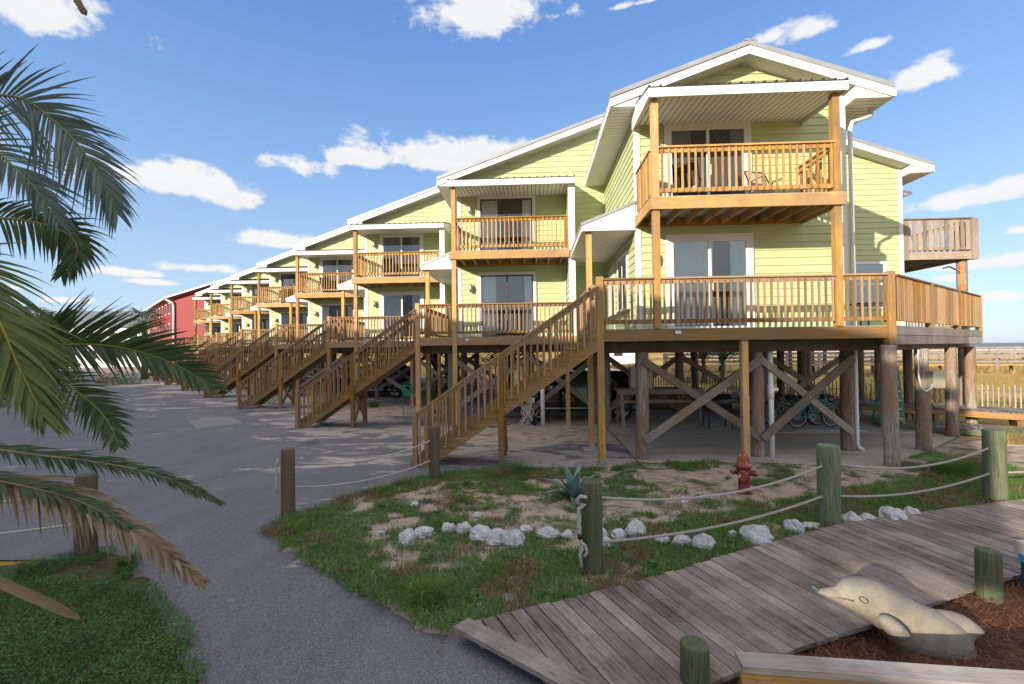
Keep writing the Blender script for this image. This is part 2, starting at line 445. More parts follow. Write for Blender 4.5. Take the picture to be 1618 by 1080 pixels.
# ------------------------------------------------------------------ mesh builder
class MB:
    def __init__(s): s.v = []; s.f = []; s.uv = []; s.t = []; s.sm = []
    def face(s, idx, uvs=None, tint=.5, smooth=False):
        s.f.append(tuple(idx)); s.t.append(tint); s.sm.append(smooth)
        s.uv.extend(uvs if uvs else [(0, 0)] * len(idx))
    def poly(s, pts, tint=.5, uvs=None):
        i = len(s.v); s.v.extend([tuple(p) for p in pts])
        s.face(range(i, i + len(pts)), uvs, tint)
    def obox(s, o, a, b, c, tint=None):
        """corner o, edge vectors a (grain), b, c"""
        o, a, b, c = Vector(o), Vector(a), Vector(b), Vector(c)
        if tint is None: tint = R(0, 1)
        if a.cross(b).dot(c) < 0: b, c = c, b
        i = len(s.v)
        s.v.extend([tuple(x) for x in (o, o + a, o + a + b, o + b, o + c, o + a + c, o + a + b + c, o + b + c)])
        la, lb, lc = a.length, b.length, c.length
        ou, ov = R(0, 40), R(0, 40)
        q = lambda x, y: (ou + x, ov + y)
        s.face((i, i + 3, i + 2, i + 1), [q(0, 0), q(0, lb), q(la, lb), q(la, 0)], tint)
        s.face((i + 4, i + 5, i + 6, i + 7), [q(0, 5), q(la, 5), q(la, 5 + lb), q(0, 5 + lb)], tint)
        s.face((i, i + 1, i + 5, i + 4), [q(0, 2), q(la, 2), q(la, 2 + lc), q(0, 2 + lc)], tint)
        s.face((i + 3, i + 7, i + 6, i + 2), [q(0, 3), q(0, 3 + lc), q(la, 3 + lc), q(la, 3)], tint)
        s.face((i, i + 4, i + 7, i + 3), [q(0, 0), q(0, lc * .2), q(lb * .1, lc * .2), q(lb * .1, 0)], tint)
        s.face((i + 1, i + 2, i + 6, i + 5), [q(0, 0), q(lb * .1, 0), q(lb * .1, lc * .2), q(0, lc * .2)], tint)
    def box(s, x0, x1, y0, y1, z0, z1, tint=None):
        d = [(x1 - x0, (x1 - x0, 0, 0)), (y1 - y0, (0, y1 - y0, 0)), (z1 - z0, (0, 0, z1 - z0))]
        d.sort(key=lambda t: -t[0])
        s.obox((x0, y0, z0), d[0][1], d[1][1], d[2][1], tint)
    def beam(s, p0, p1, w, hh, up=(0, 0, 1), tint=None):
        p0, p1, up = Vector(p0), Vector(p1), Vector(up)
        a = p1 - p0; sd = a.cross(up).normalized(); u2 = sd.cross(a).normalized()
        s.obox(p0 - sd * w / 2 - u2 * hh / 2, a, sd * w, u2 * hh, tint)
    def tube(s, pts, rs, n=10, caps=True, tint=None, smooth=True, wob=0):
        pts = [Vector(p) for p in pts]
        if not hasattr(rs, '__len__'): rs = [rs] * len(pts)
        if tint is None: tint = R(0, 1)
        base = len(s.v); L = 0; Ls = []
        ou = R(0, 30)
        prev = None
        for k, p in enumerate(pts):
            if k: L += (p - pts[k - 1]).length
            Ls.append(L)
            t = (pts[min(k + 1, len(pts) - 1)] - pts[max(k - 1, 0)])
            t = t.normalized() if t.length > 1e-9 else Vector((0, 0, 1))
            if prev is None:
                x = t.orthogonal().normalized()
            else:
                x = (prev - t * prev.dot(t)); x = x.normalized() if x.length > 1e-6 else t.orthogonal().normalized()
            prev = x; y = t.cross(x)
            for j in range(n):
                a = 2 * pi * j / n
                rr = rs[k] * (1 + wob * (noise.noise(Vector((cos(a) * 1.5, sin(a) * 1.5, L * 1.2 + ou)))))
                s.v.append(tuple(p + x * cos(a) * rr + y * sin(a) * rr))
        for k in range(len(pts) - 1):
            for j in range(n):
                j2 = (j + 1) % n
                a, b_, c, d = base + k * n + j, base + k * n + j2, base + (k + 1) * n + j2, base + (k + 1) * n + j
                r = rs[k]; w = 2 * pi * max(r, 1e-3)
                u0, u1 = ou + Ls[k], ou + Ls[k + 1]
                v0, v1 = j / n * w, (j + 1) / n * w
                s.face((a, b_, c, d), [(u0, v0), (u0, v1), (u1, v1), (u1, v0)], tint, smooth)
        if caps:
            for k, flip in ((0, True), (len(pts) - 1, False)):
                ids = [base + k * n + j for j in range(n)]
                cuv = [(ou + rs[k] * cos(2 * pi * j / n), 7 + rs[k] * sin(2 * pi * j / n)) for j in range(n)]
                if flip: ids = ids[::-1]; cuv = cuv[::-1]
                s.face(ids, cuv, tint)
    def lathe(s, c, prof, n=20, tint=.5):
        base = len(s.v)
        for (r, z) in prof:
            for j in range(n):
                a = 2 * pi * j / n
                s.v.append((c[0] + r * cos(a), c[1] + r * sin(a), c[2] + z))
        for k in range(len(prof) - 1):
            for j in range(n):
                j2 = (j + 1) % n
                s.face((base + k * n + j, base + k * n + j2, base + (k + 1) * n + j2, base + (k + 1) * n + j), None, tint, True)
        s.face([base + j for j in range(n)][::-1], None, tint)
        s.face([base + (len(prof) - 1) * n + j for j in range(n)], None, tint)
    def torus(s, c, axis, Rr, r, n=28, m=8, tint=.5):
        c = Vector(c); ax = Vector(axis).normalized(); x = ax.orthogonal().normalized(); y = ax.cross(x)
        base = len(s.v)
        for i in range(n):
            a = 2 * pi * i / n; d = x * cos(a) + y * sin(a)
            for j in range(m):
                b_ = 2 * pi * j / m
                s.v.append(tuple(c + d * (Rr + r * cos(b_)) + ax * r * sin(b_)))
        for i in range(n):
            for j in range(m):
                i2, j2 = (i + 1) % n, (j + 1) % m
                s.face((base + i * m + j, base + i2 * m + j, base + i2 * m + j2, base + i * m + j2), None, tint, True)
    def prism(s, pts2, lift, lo, hi, tint=None):
        """pts2: outline; lift(p,t) -> 3d for t in lo/hi"""
        if tint is None: tint = R(0, 1)
        n = len(pts2); i = len(s.v)
        s.v.extend([tuple(lift(p, lo)) for p in pts2]); s.v.extend([tuple(lift(p, hi)) for p in pts2])
        s.face([i + k for k in range(n)][::-1], [(p[0], p[1]) for p in pts2][::-1], tint)
        s.face([i + n + k for k in range(n)], [(p[0], p[1]) for p in pts2], tint)
        for k in range(n):
            k2 = (k + 1) % n
            s.face((i + k, i + k2, i + n + k2, i + n + k), [(0, 0), (.1, 0), (.1, .1), (0, .1)], tint)
    def build(s, name, mat, parent=None, loc=None):
        me = bpy.data.meshes.new(name)
        me.from_pydata(s.v, [], s.f)
        if s.uv:
            ul = me.uv_layers.new(name='UVMap')
            flat = [c for u in s.uv for c in u]
            ul.data.foreach_set('uv', flat)
        a = me.attributes.new('tint', 'FLOAT', 'FACE')
        a.data.foreach_set('value', s.t)
        me.polygons.foreach_set('use_smooth', s.sm)
        me.materials.append(MATS[mat])
        me.update()
        ob = bpy.data.objects.new(name, me)
        COL.objects.link(ob)
        if parent: ob.parent = parent
        if loc is not None: ob.location = loc
        return ob

def tag(o, label=None, cat=None, group=None, kind=None):
    if label: o['label'] = label
    if cat: o['category'] = cat
    if group: o['group'] = group
    if kind: o['kind'] = kind
    return o
def empty(name, loc, label, cat, group=None, rz=0):
    o = bpy.data.objects.new(name, None); COL.objects.link(o)
    o.location = loc; o.rotation_euler = (0, 0, rz); o.empty_display_size = .3
    return tag(o, label, cat, group)

def clip_band(poly, z0, z1):
    """convex polygon [(s,z)] -> left/right s at z0 and z1"""
    def span(z):
        xs = []
        for i in range(len(poly)):
            (a, za), (b_, zb) = poly[i], poly[(i + 1) % len(poly)]
            if (za <= z <= zb) or (zb <= z <= za):
                if abs(zb - za) < 1e-9: xs += [a, b_]
                else: xs.append(a + (b_ - a) * (z - za) / (zb - za))
        return (min(xs), max(xs)) if xs else None
    return span(z0), span(z1)

def lap_wall(mb, org, sdir, nrm, poly, lap=.19, out=.022):
    org, sdir, nrm = Vector(org), Vector(sdir), Vector(nrm)
    zs = [p[1] for p in poly]; z = min(zs); zt = max(zs)
    while z < zt - 1e-4:
        z1 = min(z + lap, zt)
        a, b_ = clip_band(poly, z + 1e-5, z1 - 1e-5)
        if a and b_:
            # split wide boards with staggered joints for tint variation
            P = lambda s_, zz, o_: org + sdir * s_ + Vector((0, 0, zz)) + nrm * o_
            cuts = [0, 1] if a[1] - a[0] < 3 else [0, R(.25, .75), 1]
            for k in range(len(cuts) - 1):
                c0, c1 = cuts[k], cuts[k + 1]
                s0, s1 = a[0] + (a[1] - a[0]) * c0, a[0] + (a[1] - a[0]) * c1
                t0, t1 = b_[0] + (b_[1] - b_[0]) * c0, b_[0] + (b_[1] - b_[0]) * c1
                tt = R(0, 1)
                mb.poly([P(s0, z, out), P(s1, z, out), P(t1, z1, .002), P(t0, z1, .002)], tt)
                mb.poly([P(s0, z, -.01), P(s1, z, -.01), P(s1, z, out), P(s0, z, out)], tt)
        z = z1
    mb.poly([org + sdir * p[0] + Vector((0, 0, p[1])) - nrm * .0 for p in poly])

def rail(mb_r, mb_b, A, B, H=1.07, low=.10, sp=.138, bot=True, cap=.14, down=0.0, skip=None, start=.07):
    """railing from A to B (points on the floor); rails to mb_r, balusters to mb_b"""
    A, B = Vector(A), Vector(B)
    d = B - A; hd = Vector((d.x, d.y, 0)); L = hd.length; u = hd / L
    up = Vector((0, 0, 1)); sl_ = d.z / L
    mb_r.beam(A + up * (H - .018), B + up * (H - .018), cap, .036)
    mb_r.beam(A + up * (H - .085), B + up * (H - .085), .038, .09)
    if bot: mb_r.beam(A + up * (low + .045), B + up * (low + .045), .038, .09)
    n = max(1, int(round((L - 2 * start) / sp)))
    side = Vector((u.y, -u.x, 0))
    for i in range(n + 1):
        s_ = start + (L - 2 * start) * i / n
        p = A + u * s_ + up * (sl_ * s_) + side * .036
        mb_b.box(p.x - .018, p.x + .018, p.y - .018, p.y + .018, p.z + low - down, p.z + H - .045 - .01)

def post(mb, x, y, z0, z1, w=.14):
    mb.box(x - w / 2, x + w / 2, y - w / 2, y + w / 2, z0, z1)

def pile(mb, x, y, z1, r=.15, z0=-.2, n=14):
    k = max(3, int((z1 - z0) / .3))
    jx, jy = R(-.02, .02), R(-.02, .02)
    pts = [(x + jx * i / k, y + jy * i / k, z0 + (z1 - z0) * i / k) for i in range(k + 1)]
    mb.tube(pts, [r * (1.04 - .10 * i / k) for i in range(k + 1)], n, wob=.17)

ZD, ZU, ZE, SLOPE = 2.88, 5.64, 8.42, .35
PX0, PY0, SX, SY = 2.62, 9.71, -5.13, 4.82
VW = 1.40          # wall plane behind the balcony fronts
DEPTH = 4.82

def sliding_door(par, u0, z0, w, hgt, v, frame, cur, dark_upper=False, name='sliding_door'):
    """faces -v; outer trim size w x hgt"""
    t = MB()
    tw = .11
    t.box(u0, u0 + tw, v - .062, v, z0, z0 + hgt); t.box(u0 + w - tw, u0 + w, v - .062, v, z0, z0 + hgt)
    t.box(u0 + tw, u0 + w - tw, v - .062, v, z0 + hgt - tw, z0 + hgt)
    d = t.build(name, 'white_trim', par)
    f = MB(); fw = .05 if frame == 'brown_frame' else .065
    a, b_, zb, zt = u0 + tw, u0 + w - tw, z0, z0 + hgt - tw
    mid = (a + b_) / 2
    for (x0, x1, yy) in ((a, mid + .03, v - .056), (mid - .03, b_, v - .066)):
        f.box(x0, x0 + fw, yy, yy + .03, zb, zt); f.box(x1 - fw, x1, yy, yy + .03, zb, zt)
        f.box(x0 + fw, x1 - fw, yy, yy + .03, zt - fw, zt); f.box(x0 + fw, x1 - fw, yy, yy + .03, zb, zb + fw + .03)
    f.box(mid + .045, mid + .06, v - .095, v - .066, z0 + .95, z0 + 1.2)
    f.build('door_frame', frame, d)
    gl_ = MB()
    gl_.poly([(a + fw, v - .046, zb + fw), (b_ - fw, v - .046, zb + fw), (b_ - fw, v - .046, zt - fw), (a + fw, v - .046, zt - fw)])
    gl_.build('glass_pane', 'glass', d)
    dk = MB()
    dk.poly([(a, v - .027, zb), (b_, v - .027, zb), (b_, v - .027, zt), (a, v - .027, zt)])
    dk.build('dark_room_panel', 'interior_dark', d)  # flat dark sheet painted in for the unlit room behind the glass
    c = MB()
    # gathered curtain panels at the sides
    spans = [(a + fw, a + fw + (b_ - a) * R(.18, .34)), (b_ - fw - (b_ - a) * R(.14, .36), b_ - fw)]
    if R(0, 1) < .45: spans = [(a + fw, mid + R(-.1, .25)), (b_ - fw - (b_ - a) * .2, b_ - fw)]
    for (x0, x1) in spans:
        n = max(6, int((x1 - x0) / .02)); ph = R(0, 6)
        prev = None
        for i in range(n + 1):
            x = x0 + (x1 - x0) * i / n
            y = v - .0365 + .004 * sin(x * 62 + ph) + .002 * sin(x * 23 + ph * 2)
            cur_ = ((x, y, zb + fw), (x, y, zt - fw))
            if prev: c.poly([prev[0], cur_[0], cur_[1], prev[1]])
            prev = cur_
    c.build('curtain', cur, d)
    return d

def wall_lamp(par, u, z, v):
    m = MB()
    m.box(u - .06, u + .06, v - .03, v, z - .12, z + .10)
    m.lathe((u, v - .12, z - .16), [(.02, 0), (.055, .02), (.065, .2), (.045, .26), (.015, .3)], 10)
    m.beam((u, v - .02, z + .05), (u, v - .13, z + .14), .02, .02)
    return m.build('wall_lamp', 'galvanised', par)

def gable_roof(par, uL, uR, vF, vB, wallL, wallR, ze=ZE):
    """ridge along v"""
    um = (uL + uR) / 2; zr = ze + SLOPE * (um - uL); th = .09; fh = .20
    top = MB()
    for (a, b_, za, zb) in ((uL, um, ze, zr), (uR, um, ze, zr)):
        sgn = 1 if a < b_ else -1
        pts = [(a, vF - .03, za), (b_, vF - .03, zb), (b_, vB, zb), (a, vB, za)]
        if sgn < 0: pts = pts[::-1]
        lo = [(p[0], p[1], p[2] - th) for p in pts]
        i = len(top.v); top.v.extend(pts + lo)
        top.face((i, i + 1, i + 2, i + 3)); top.face((i + 7, i + 6, i + 5, i + 4))
        for k in range(4):
            k2 = (k + 1) % 4
            top.face((i + k, i + 4 + k, i + 4 + k2, i + k2))
        n = int((vB - vF) / .3)
        for j in range(n + 1):
            vv = vF + (vB - vF) * j / n
            top.beam((a, vv, za + .012), (b_, vv, zb + .012), .03, .024)
    top.beam((um, vF - .03, zr + .02), (um, vB, zr + .02), .22, .03)
    rf = top.build('roof', 'roof_metal', par)
    fa = MB()
    for (a, b_) in ((uL, um), (uR, um)):
        pts = [(a, ze - th), (b_, zr - th), (b_, zr - th - fh), (a, ze - th - fh)]
        fa.prism(pts, lambda p, t: (p[0], t, p[1]), vF, vF + .03)
        # eave fascia board
        x0, x1 = (a, a + .025) if a < b_ else (a - .025, a)
        fa.box(x0, x1, vF + .031, vB, ze - th - fh, ze - th - .002)
    # boxed eave returns
    zb_ = ze - th - fh
    for (a, w_) in ((uL, wallL), (uR, wallR)):
        zz = zb_ + SLOPE * abs(w_ - a)
        fa.box(w_ - (.012 if a < w_ else -.0), w_ + (0 if a < w_ else .012), vF + .062, VW - .03, zb_, zz)
        fa.prism([(a + (.02 if a < w_ else -.02), zb_), (w_, zb_), (w_, zz + .02)], lambda p, t: (p[0], t, p[1]), vF + .032, vF + .06)
    fa.build('fascia', 'white_trim', rf)
    so_ = MB()
    # sloped rake soffit of v-grooved boards running along the slope direction
    for (a, b_, w_) in ((uL, um, wallL), (uR, um, wallR)):
        n = 7
        for j in range(n):
            v0 = vF + .035 + (VW - vF - .035) * j / n; v1 = vF + .035 + (VW - vF - .035) * (j + 1) / n - .014
            z0 = ze - th - fh + .02 + SLOPE * abs(w_ - a); z1 = zr - th - fh + .02
            lo = [(w_, v0, z0), (b_, v0, z1), (b_, v1, z1), (w_, v1, z0)]
            if a < b_: so_.poly(lo[::-1])
            else: so_.poly(lo)
        # flat eave soffit boards
        n = int((vB - vF) / .15)
        x0, x1 = min(a, w_), max(a, w_)
        for j in range(n):
            v0 = vF + .062 + (vB - vF - .062) * j / n; v1 = vF + .062 + (vB - vF - .062) * (j + 1) / n - .014
            so_.poly([(x0, v0, zb_ + .004), (x0, v1, zb_ + .004), (x1, v1, zb_ + .004), (x1, v0, zb_ + .004)])
    so_.build('soffit', 'soffit_white', rf)
    return zr

ORD = ['', 'nearest the camera', 'second from the near end of the row', 'third from the near end of the row', 'fourth along the row',
       'fifth along the row', 'sixth along the row', 'seventh along the row', 'farthest of the row, next to the red building']

def townhouse(k):
    end = (k == 1)
    lab = ('lime green end townhouse with full gable and corner deck, ' if end else
           'lime green townhouse with wooden balcony, ') + ORD[k]
    T = empty('townhouse', (PX0 + SX * (k - 1), PY0 + SY * (k - 1), 0), lab, 'house', 'lime green townhouses stepping back in a row')
    far = k >= 5
    wl_, wr_ = -.08, (4.82 if end else 15.01)
    uL, uR = -.74, (5.64 if end else 15.75)
    um = (uL + uR) / 2
    # ---- walls
    wv, bk = VW, VW + DEPTH
    topL = ZE - .24 + SLOPE * (wl_ - uL); topR = ZE - .24 + SLOPE * (uR - wr_); topM = ZE - .24 + SLOPE * (um - uL)
    w = MB()
    lap = .185 if k < 5 else .26
    lap_wall(w, (0, wv, 0), (1, 0, 0), (0, -1, 0), [(wl_, 2.55), (wr_, 2.55), (wr_, topR), (um, topM), (wl_, topL)], lap)
    lap_wall(w, (wl_, 0, 0), (0, -1, 0), (-1, 0, 0), [(-bk, 2.55), (-wv, 2.55), (-wv, ZE - .24), (-bk, ZE - .24)], lap)
    if k < 3: lap_wall(w, (wr_, 0, 0), (0, 1, 0), (1, 0, 0), [(wv, 2.55), (bk, 2.55), (bk, ZE - .24), (wv, ZE - .24)], lap)
    else: w.poly([(wr_, wv, 2.55), (wr_, bk, 2.55), (wr_, bk, ZE - .24), (wr_, wv, ZE - .24)])
    w.poly([(wl_, bk, 2.55), (wr_, bk, 2.55), (wr_, bk, topR), (um, bk, topM), (wl_, bk, topL)])
    if not end:   # fin wall on the right of the balconies
        lap_wall(w, (3.72, 0, 0), (0, -1, 0), (-1, 0, 0), [(-wv, ZD), (-.05, ZD), (-.05, 7.75), (-wv, 7.75)], lap)
        lap_wall(w, (3.86, 0, 0), (0, 1, 0), (1, 0, 0), [(.05, ZD), (wv, ZD), (wv, 7.75), (.05, 7.75)], lap)
    w.build('wall', 'lime_siding', T)
    tr_ = MB()
    tr_.box(wl_ - .03, wl_ + .10, wv - .03, wv, 2.5, topL - .02); tr_.box(wl_ - .03, wl_, wv + .001, wv + .10, 2.5, ZE - .25)
    tr_.box(wr_ - .10, wr_ + .03, wv - .03, wv, 2.5, topR - .02); tr_.box(wr_, wr_ + .03, wv + .001, wv + .10, 2.5, ZE - .25)
    if not end:
        tr_.box(3.68, 3.89, -.03, .05, 2.7, 7.76)
        tr_.box(3.65, 3.68, wv - .06, wv - .002, ZD, 7.75)
    tr_.build('corner_trim', 'white_trim', T)
    # ---- floor slab under the house
    fl = MB(); fl.box(wl_, wr_ - .01, wv + .05, bk - .01, 2.42, 2.86); fl.build('floor', 'dark_timber', T)
    # ---- main roof
    gable_roof(T, uL, uR, VW - .45, bk + (.0 if not end else .05), wl_, wr_)
    # ---- small shed roof above the balcony
    u0, u1 = -.16, (3.86 if end else 3.90)
    r = MB(); vf = -.22
    hi = 8.28
    pts = [(vf, 7.90), (wv, hi), (wv, hi - .03), (vf, 7.87)]
    r.prism(pts, lambda p, t: (t, p[0], p[1]), u0, u1)
    nr = 17
    for j in range(nr + 1):
        uu = u0 + .02 + (u1 - u0 - .04) * j / nr
        r.beam((uu, vf - .01, 7.913), (uu, wv, hi + .012), .035, .026)
    br = r.build('balcony_roof', 'dark_metal', T)
    f = MB()
    f.box(u0, u1, vf, vf + .035, 7.68, 7.868)
    for (a, b_) in ((u0 + .001, u0 + .03), (u1 - .03, u1 - .001)):
        f.prism([(vf + .036, 7.868), (wv, hi - .035), (wv, 7.74), (vf + .036, 7.68)], lambda p, t: (t, p[0], p[1]), a, b_)
    f.build('fascia', 'white_trim', br)
    c = MB(); n = 30 if k < 4 else 12
    for j in range(n):
        a = u0 + .03 + (u1 - u0 - .06) * j / n; b_ = u0 + .03 + (u1 - u0 - .06) * (j + 1) / n - .016
        c.poly([(a, vf + .03, 7.71), (a, wv, 7.86), (b_, wv, 7.86), (b_, vf + .03, 7.71)])
    c.build('ceiling', 'soffit_white', br)
    # ---- upper balcony
    ub = (3.80 if end else 3.66)
    b = MB()
    b.box(-.13, ub + .03, -.125, -.08, ZU - .27, ZU - .012)
    b.box(-.13, -.09, -.078, wv - .02, ZU - .262, ZU - .014)
    b.box(-.088, ub - .002, wv - .065, wv - .02, ZU - .25, ZU - .05)
    if end: b.box(ub - .01, ub + .03, -.078, wv - .02, ZU - .262, ZU - .014)
    nj = 9
    for j in range(nj):
        uu = .18 + (ub - .36) * j / (nj - 1)
        b.box(uu - .02, uu + .02, -.078, wv - .067, ZU - .232, ZU - .047)
    bal = b.build('balcony', 'treated_wood', T)
    f = MB(); f.box(-.10, ub, -.11, wv - .01, ZU - .045, ZU - .002); f.build('balcony_floor', 'deck_surface', bal)
    rr, bb = MB(), MB()
    rail(rr, bb, (.07, -.02, ZU), (ub - .14 if end else ub - .02, -.02, ZU))
    rail(rr, bb, (-.03, wv - .02, ZU), (-.03, .07, ZU))
    if end: rail(rr, bb, (ub - .07, .07, ZU), (ub - .07, wv - .02, ZU))
    if not end: post(rr, ub - .06, .0, ZU, ZU + 1.03, .11)
    rr.build('balcony_railing', 'treated_wood', bal); bb.build('baluster_row', 'treated_wood', bal)
    for (uu, z0, z1) in ([(0, ZD, 7.70), (3.70, ZD, 7.70)] if end else [(0, -.05, 7.70)]):
        p = MB(); z = z0
        post(p, uu, .0, z0, ZU - .27); post(p, uu, .0, ZU - .27 + .002, z1)
        p.build('balcony_post', 'treated_wood', T)
    # ---- lower deck
    d = MB(); rr, bb = MB(), MB(); sf = MB()
    dl = -1.2
    if end:
        outline = [(dl, 0), (4.75, 0), (11.2, 5.05), (11.2, 9.2), (9.9, 9.2), (9.9, 6.2), (4.82, 6.2), (4.82, wv), (wl_, wv), (wl_, 6.2), (dl, 6.2)]
        edges = [((dl, 0), (4.75, 0)), ((4.75, 0), (11.2, 5.05)), ((11.2, 5.05), (11.2, 9.2)), ((dl, 6.2), (dl, 0))]
    else:
        outline = [(dl, 0), (3.93, 0), (3.93, wv), (wl_, wv), (wl_, 6.2), (dl, 6.2)]
        edges = [((dl, 0), (3.93, 0)), ((dl, 6.2), (dl, 0))]
    sf.prism(outline, lambda p, t: (p[0], p[1] , t), ZD - .045, ZD - .002)
    for i, (a, b_) in enumerate(edges):
        A, B = Vector((a[0], a[1], 0)), Vector((b_[0], b_[1], 0))
        t = (B - A).normalized(); nn = Vector((t.y, -t.x, 0))
        if end and i == 1:
            continue
        A2 = A + nn * .025; B2 = B + nn * .025
        d.beam(A2 + Vector((0, 0, ZD - .135)), B2 + Vector((0, 0, ZD - .135)), .045, .25)
    deck = d.build('deck', 'deck_wood', T)
    sf.build('deck_floor', 'deck_surface', deck)
    if end:
        gr = MB()
        A, B = Vector((4.78, .0, 0)), Vector((11.2, 5.03, 0)); t = (B - A).normalized(); nn = Vector((t.y, -t.x, 0)) * .03
        for (zz, hh) in ((ZD - .10, .19), (ZD - .30, .19)):
            Mx = A.lerp(B, .42 if hh and zz > 2.7 else .78)
            gr.beam(A + nn + Vector((0, 0, zz)), Mx + nn + Vector((0, 0, zz)), .05, hh)
            gr.beam(Mx + nn + Vector((0, 0, zz)), B + nn + Vector((0, 0, zz)), .05, hh)
        gr.build('weathered_rim_board', 'grey_wood', deck)
    ub2 = MB()   # girders and joists beneath
    if end:
        for vv in (.62, 5.4): ub2.box(-1.1, 4.9, vv - .07, vv + .07, ZD - .52, ZD - .27)
        A, B = Vector((4.9, .55, ZD - .42)), Vector((11.0, 5.35, ZD - .42)); ub2.beam(A, B, .12, .22)
        for uu in [i * .45 - 1.0 for i in range(13)]: ub2.box(uu, uu + .04, .03, wv, ZD - .26, ZD - .05)
        for i in range(12):
            uu = 5.0 + i * .52; ub2.box(uu, uu + .04, (uu - 4.75) * .783 + .08, 6.1, ZD - .26, ZD - .05)
    else:
        for vv in (.62, 5.4): ub2.box(-1.1, 4.9, vv - .07, vv + .07, ZD - .52, ZD - .27)
        for uu in [i * .45 - 1.0 for i in range(11)]: ub2.box(uu, uu + .04, .03, wv, ZD - .26, ZD - .05)
    ub2.build('deck_girder', 'dark_timber', deck)
    # railings of the deck
    rail(rr, bb, (dl + .07, -.02, ZD), (-.07, -.02, ZD))
    rail(rr, bb, (.07, -.02, ZD), (3.63 if end else 3.80, -.02, ZD))
    rail(rr, bb, (dl, 1.10, ZD), (dl, 5.5, ZD)); post(rr, dl, 5.55, 2.4, ZD + 1.07, .10)
    post(rr, dl, 1.08, 2.6, ZD + 1.09, .09)
    if end:
        rail(rr, bb, (3.77, -.02, ZD), (4.66, -.02, ZD))
        post(rr, 4.72, .0, ZD - .39, ZD + 1.10, .15)
        A, B = Vector((4.83, .06, ZD)), Vector((11.15, 5.0, ZD))
        for i in range(3):
            P0, P1 = A.lerp(B, i / 3 + .012), A.lerp(B, (i + 1) / 3 - .012)
            rail(rr, bb, P0, P1)
            q = A.lerp(B, (i + 1) / 3); post(rr, q.x, q.y, ZD - .36 if i < 2 else ZD - .4, ZD + 1.08, .12)
        rail(rr, bb, (11.15, 5.1, ZD), (11.15, 9.1, ZD))
    rr.build('deck_railing', 'deck_wood', deck); bb.build('baluster_row', 'deck_wood', deck)
    # ---- posts of the deck and porch
    for (uu, vv, z1) in ([(dl, .0, ZD + 1.11), (dl - .02, 1.55, 5.34), (1.80, .07, ZD - .27)] if end else
                         [(dl, .0, ZD + 1.11), (dl - .02, 1.55, 5.34), (2.3, .5, ZD - .5), (3.6, .07, ZD - .27)]):
        p = MB(); post(p, uu, vv, .06, z1, .13 if vv else .14)
        pz = p.build('deck_post', 'treated_wood', T)
        q = MB(); q.box(uu - .085, uu + .085, vv - .085, vv + .085, .02, .055); q.box(uu - .06, uu + .06, vv - .078, vv - .071, .05, .14)
        q.build('post_base', 'galvanised', pz)
        q = MB(); q.box(uu - .2, uu + .2, vv - .2, vv + .2, -.1, .018); q.build('footing', 'concrete', pz)
    # ---- entry porch roof on the left side
    e = MB()
    ve, vb2 = wv - .02, wv + 4.1
    pz = [(-1.42, 5.50), (wl_, 6.02), (wl_, 5.97), (-1.42, 5.45)]
    e.prism(pz, lambda p, t: (p[0], t, p[1]), ve - .05, vb2)
    for j in range(14):
        vv = ve + (vb2 - ve) * j / 13
        e.beam((-1.43, vv, 5.512), (wl_, vv, 6.032), .03, .024)
    er = e.build('porch_roof', 'roof_metal', T)
    f = MB()
    f.prism([(-1.40, 5.32), (wl_ - .035, 5.32), (wl_ - .035, 5.965), (-1.40, 5.447)], lambda p, t: (p[0], t, p[1]), ve - .03, ve)
    f.box(-1.405, -1.38, ve + .001, vb2, 5.32, 5.446)
    f.build('fascia', 'white_trim', er)
    f = MB()
    for j in range(24):
        v0 = ve + (vb2 - ve) * j / 24; f.poly([(-1.38, v0, 5.34), (-1.38, v0 + (vb2 - ve) / 24 - .01, 5.34), (wl_, v0 + (vb2 - ve) / 24 - .01, 5.34), (wl_, v0, 5.34)])
    f.build('ceiling', 'soffit_white', er)
    # ---- doors and lamps
    brown = [None, False, True, False, None, True, None, False, True][k]
    fu = 'brown_frame' if brown or (brown is None and k == 6) else 'white_trim'
    fd = 'brown_frame' if brown or (brown is None) else 'white_trim'
    cu = 'curtain_grey' if end else random.choice(['curtain_cream', 'curtain_cream', 'curtain_grey'])
    sliding_door(T, .60, ZU, 2.05, 2.22, wv, fu, cu)
    sliding_door(T, .60, ZD, 2.05, 2.30, wv, fd, 'curtain_blue' if end else random.choice(['curtain_cream', 'curtain_blue']))
    wall_lamp(T, .36, ZU + 1.75, wv - .002); wall_lamp(T, .36, ZD + 1.75, wv - .002)
    # side wall: entry door and window group under the porch (x plane)
    sw = MB(); x = wl_
    sw.box(x - .05, x, wv + 1.0, wv + 1.1, 3.55, 5.05); sw.box(x - .05, x, wv + 2.3, wv + 2.4, 3.55, 5.05)
    sw.box(x - .05, x, wv + 1.1, wv + 2.3, 4.95, 5.05); sw.box(x - .07, x, wv + .97, wv + 2.43, 3.47, 3.55); sw.box(x - .045, x, wv + 1.67, wv + 1.73, 3.55, 4.95)
    wd = sw.build('side_window', 'white_trim', T)
    sw = MB(); sw.poly([(x - .036, wv + 1.1, 3.55), (x - .036, wv + 2.3, 3.55), (x - .036, wv + 2.3, 4.95), (x - .036, wv + 1.1, 4.95)][::-1]); sw.build('glass_pane', 'glass', wd)
    sw = MB(); sw.poly([(x - .027, wv + 1.1, 3.55), (x - .027, wv + 2.3, 3.55), (x - .027, wv + 2.3, 4.95), (x - .027, wv + 1.1, 4.95)][::-1]); sw.build('blind', 'curtain_cream', wd)
    sd = MB(); sd.box(x - .04, x, wv + 3.0, wv + 3.95, ZD, ZD + 2.1); sd.build('entry_door', 'white_trim', T)
    # ---- staircase
    s0, z_top = dl - .07, ZD
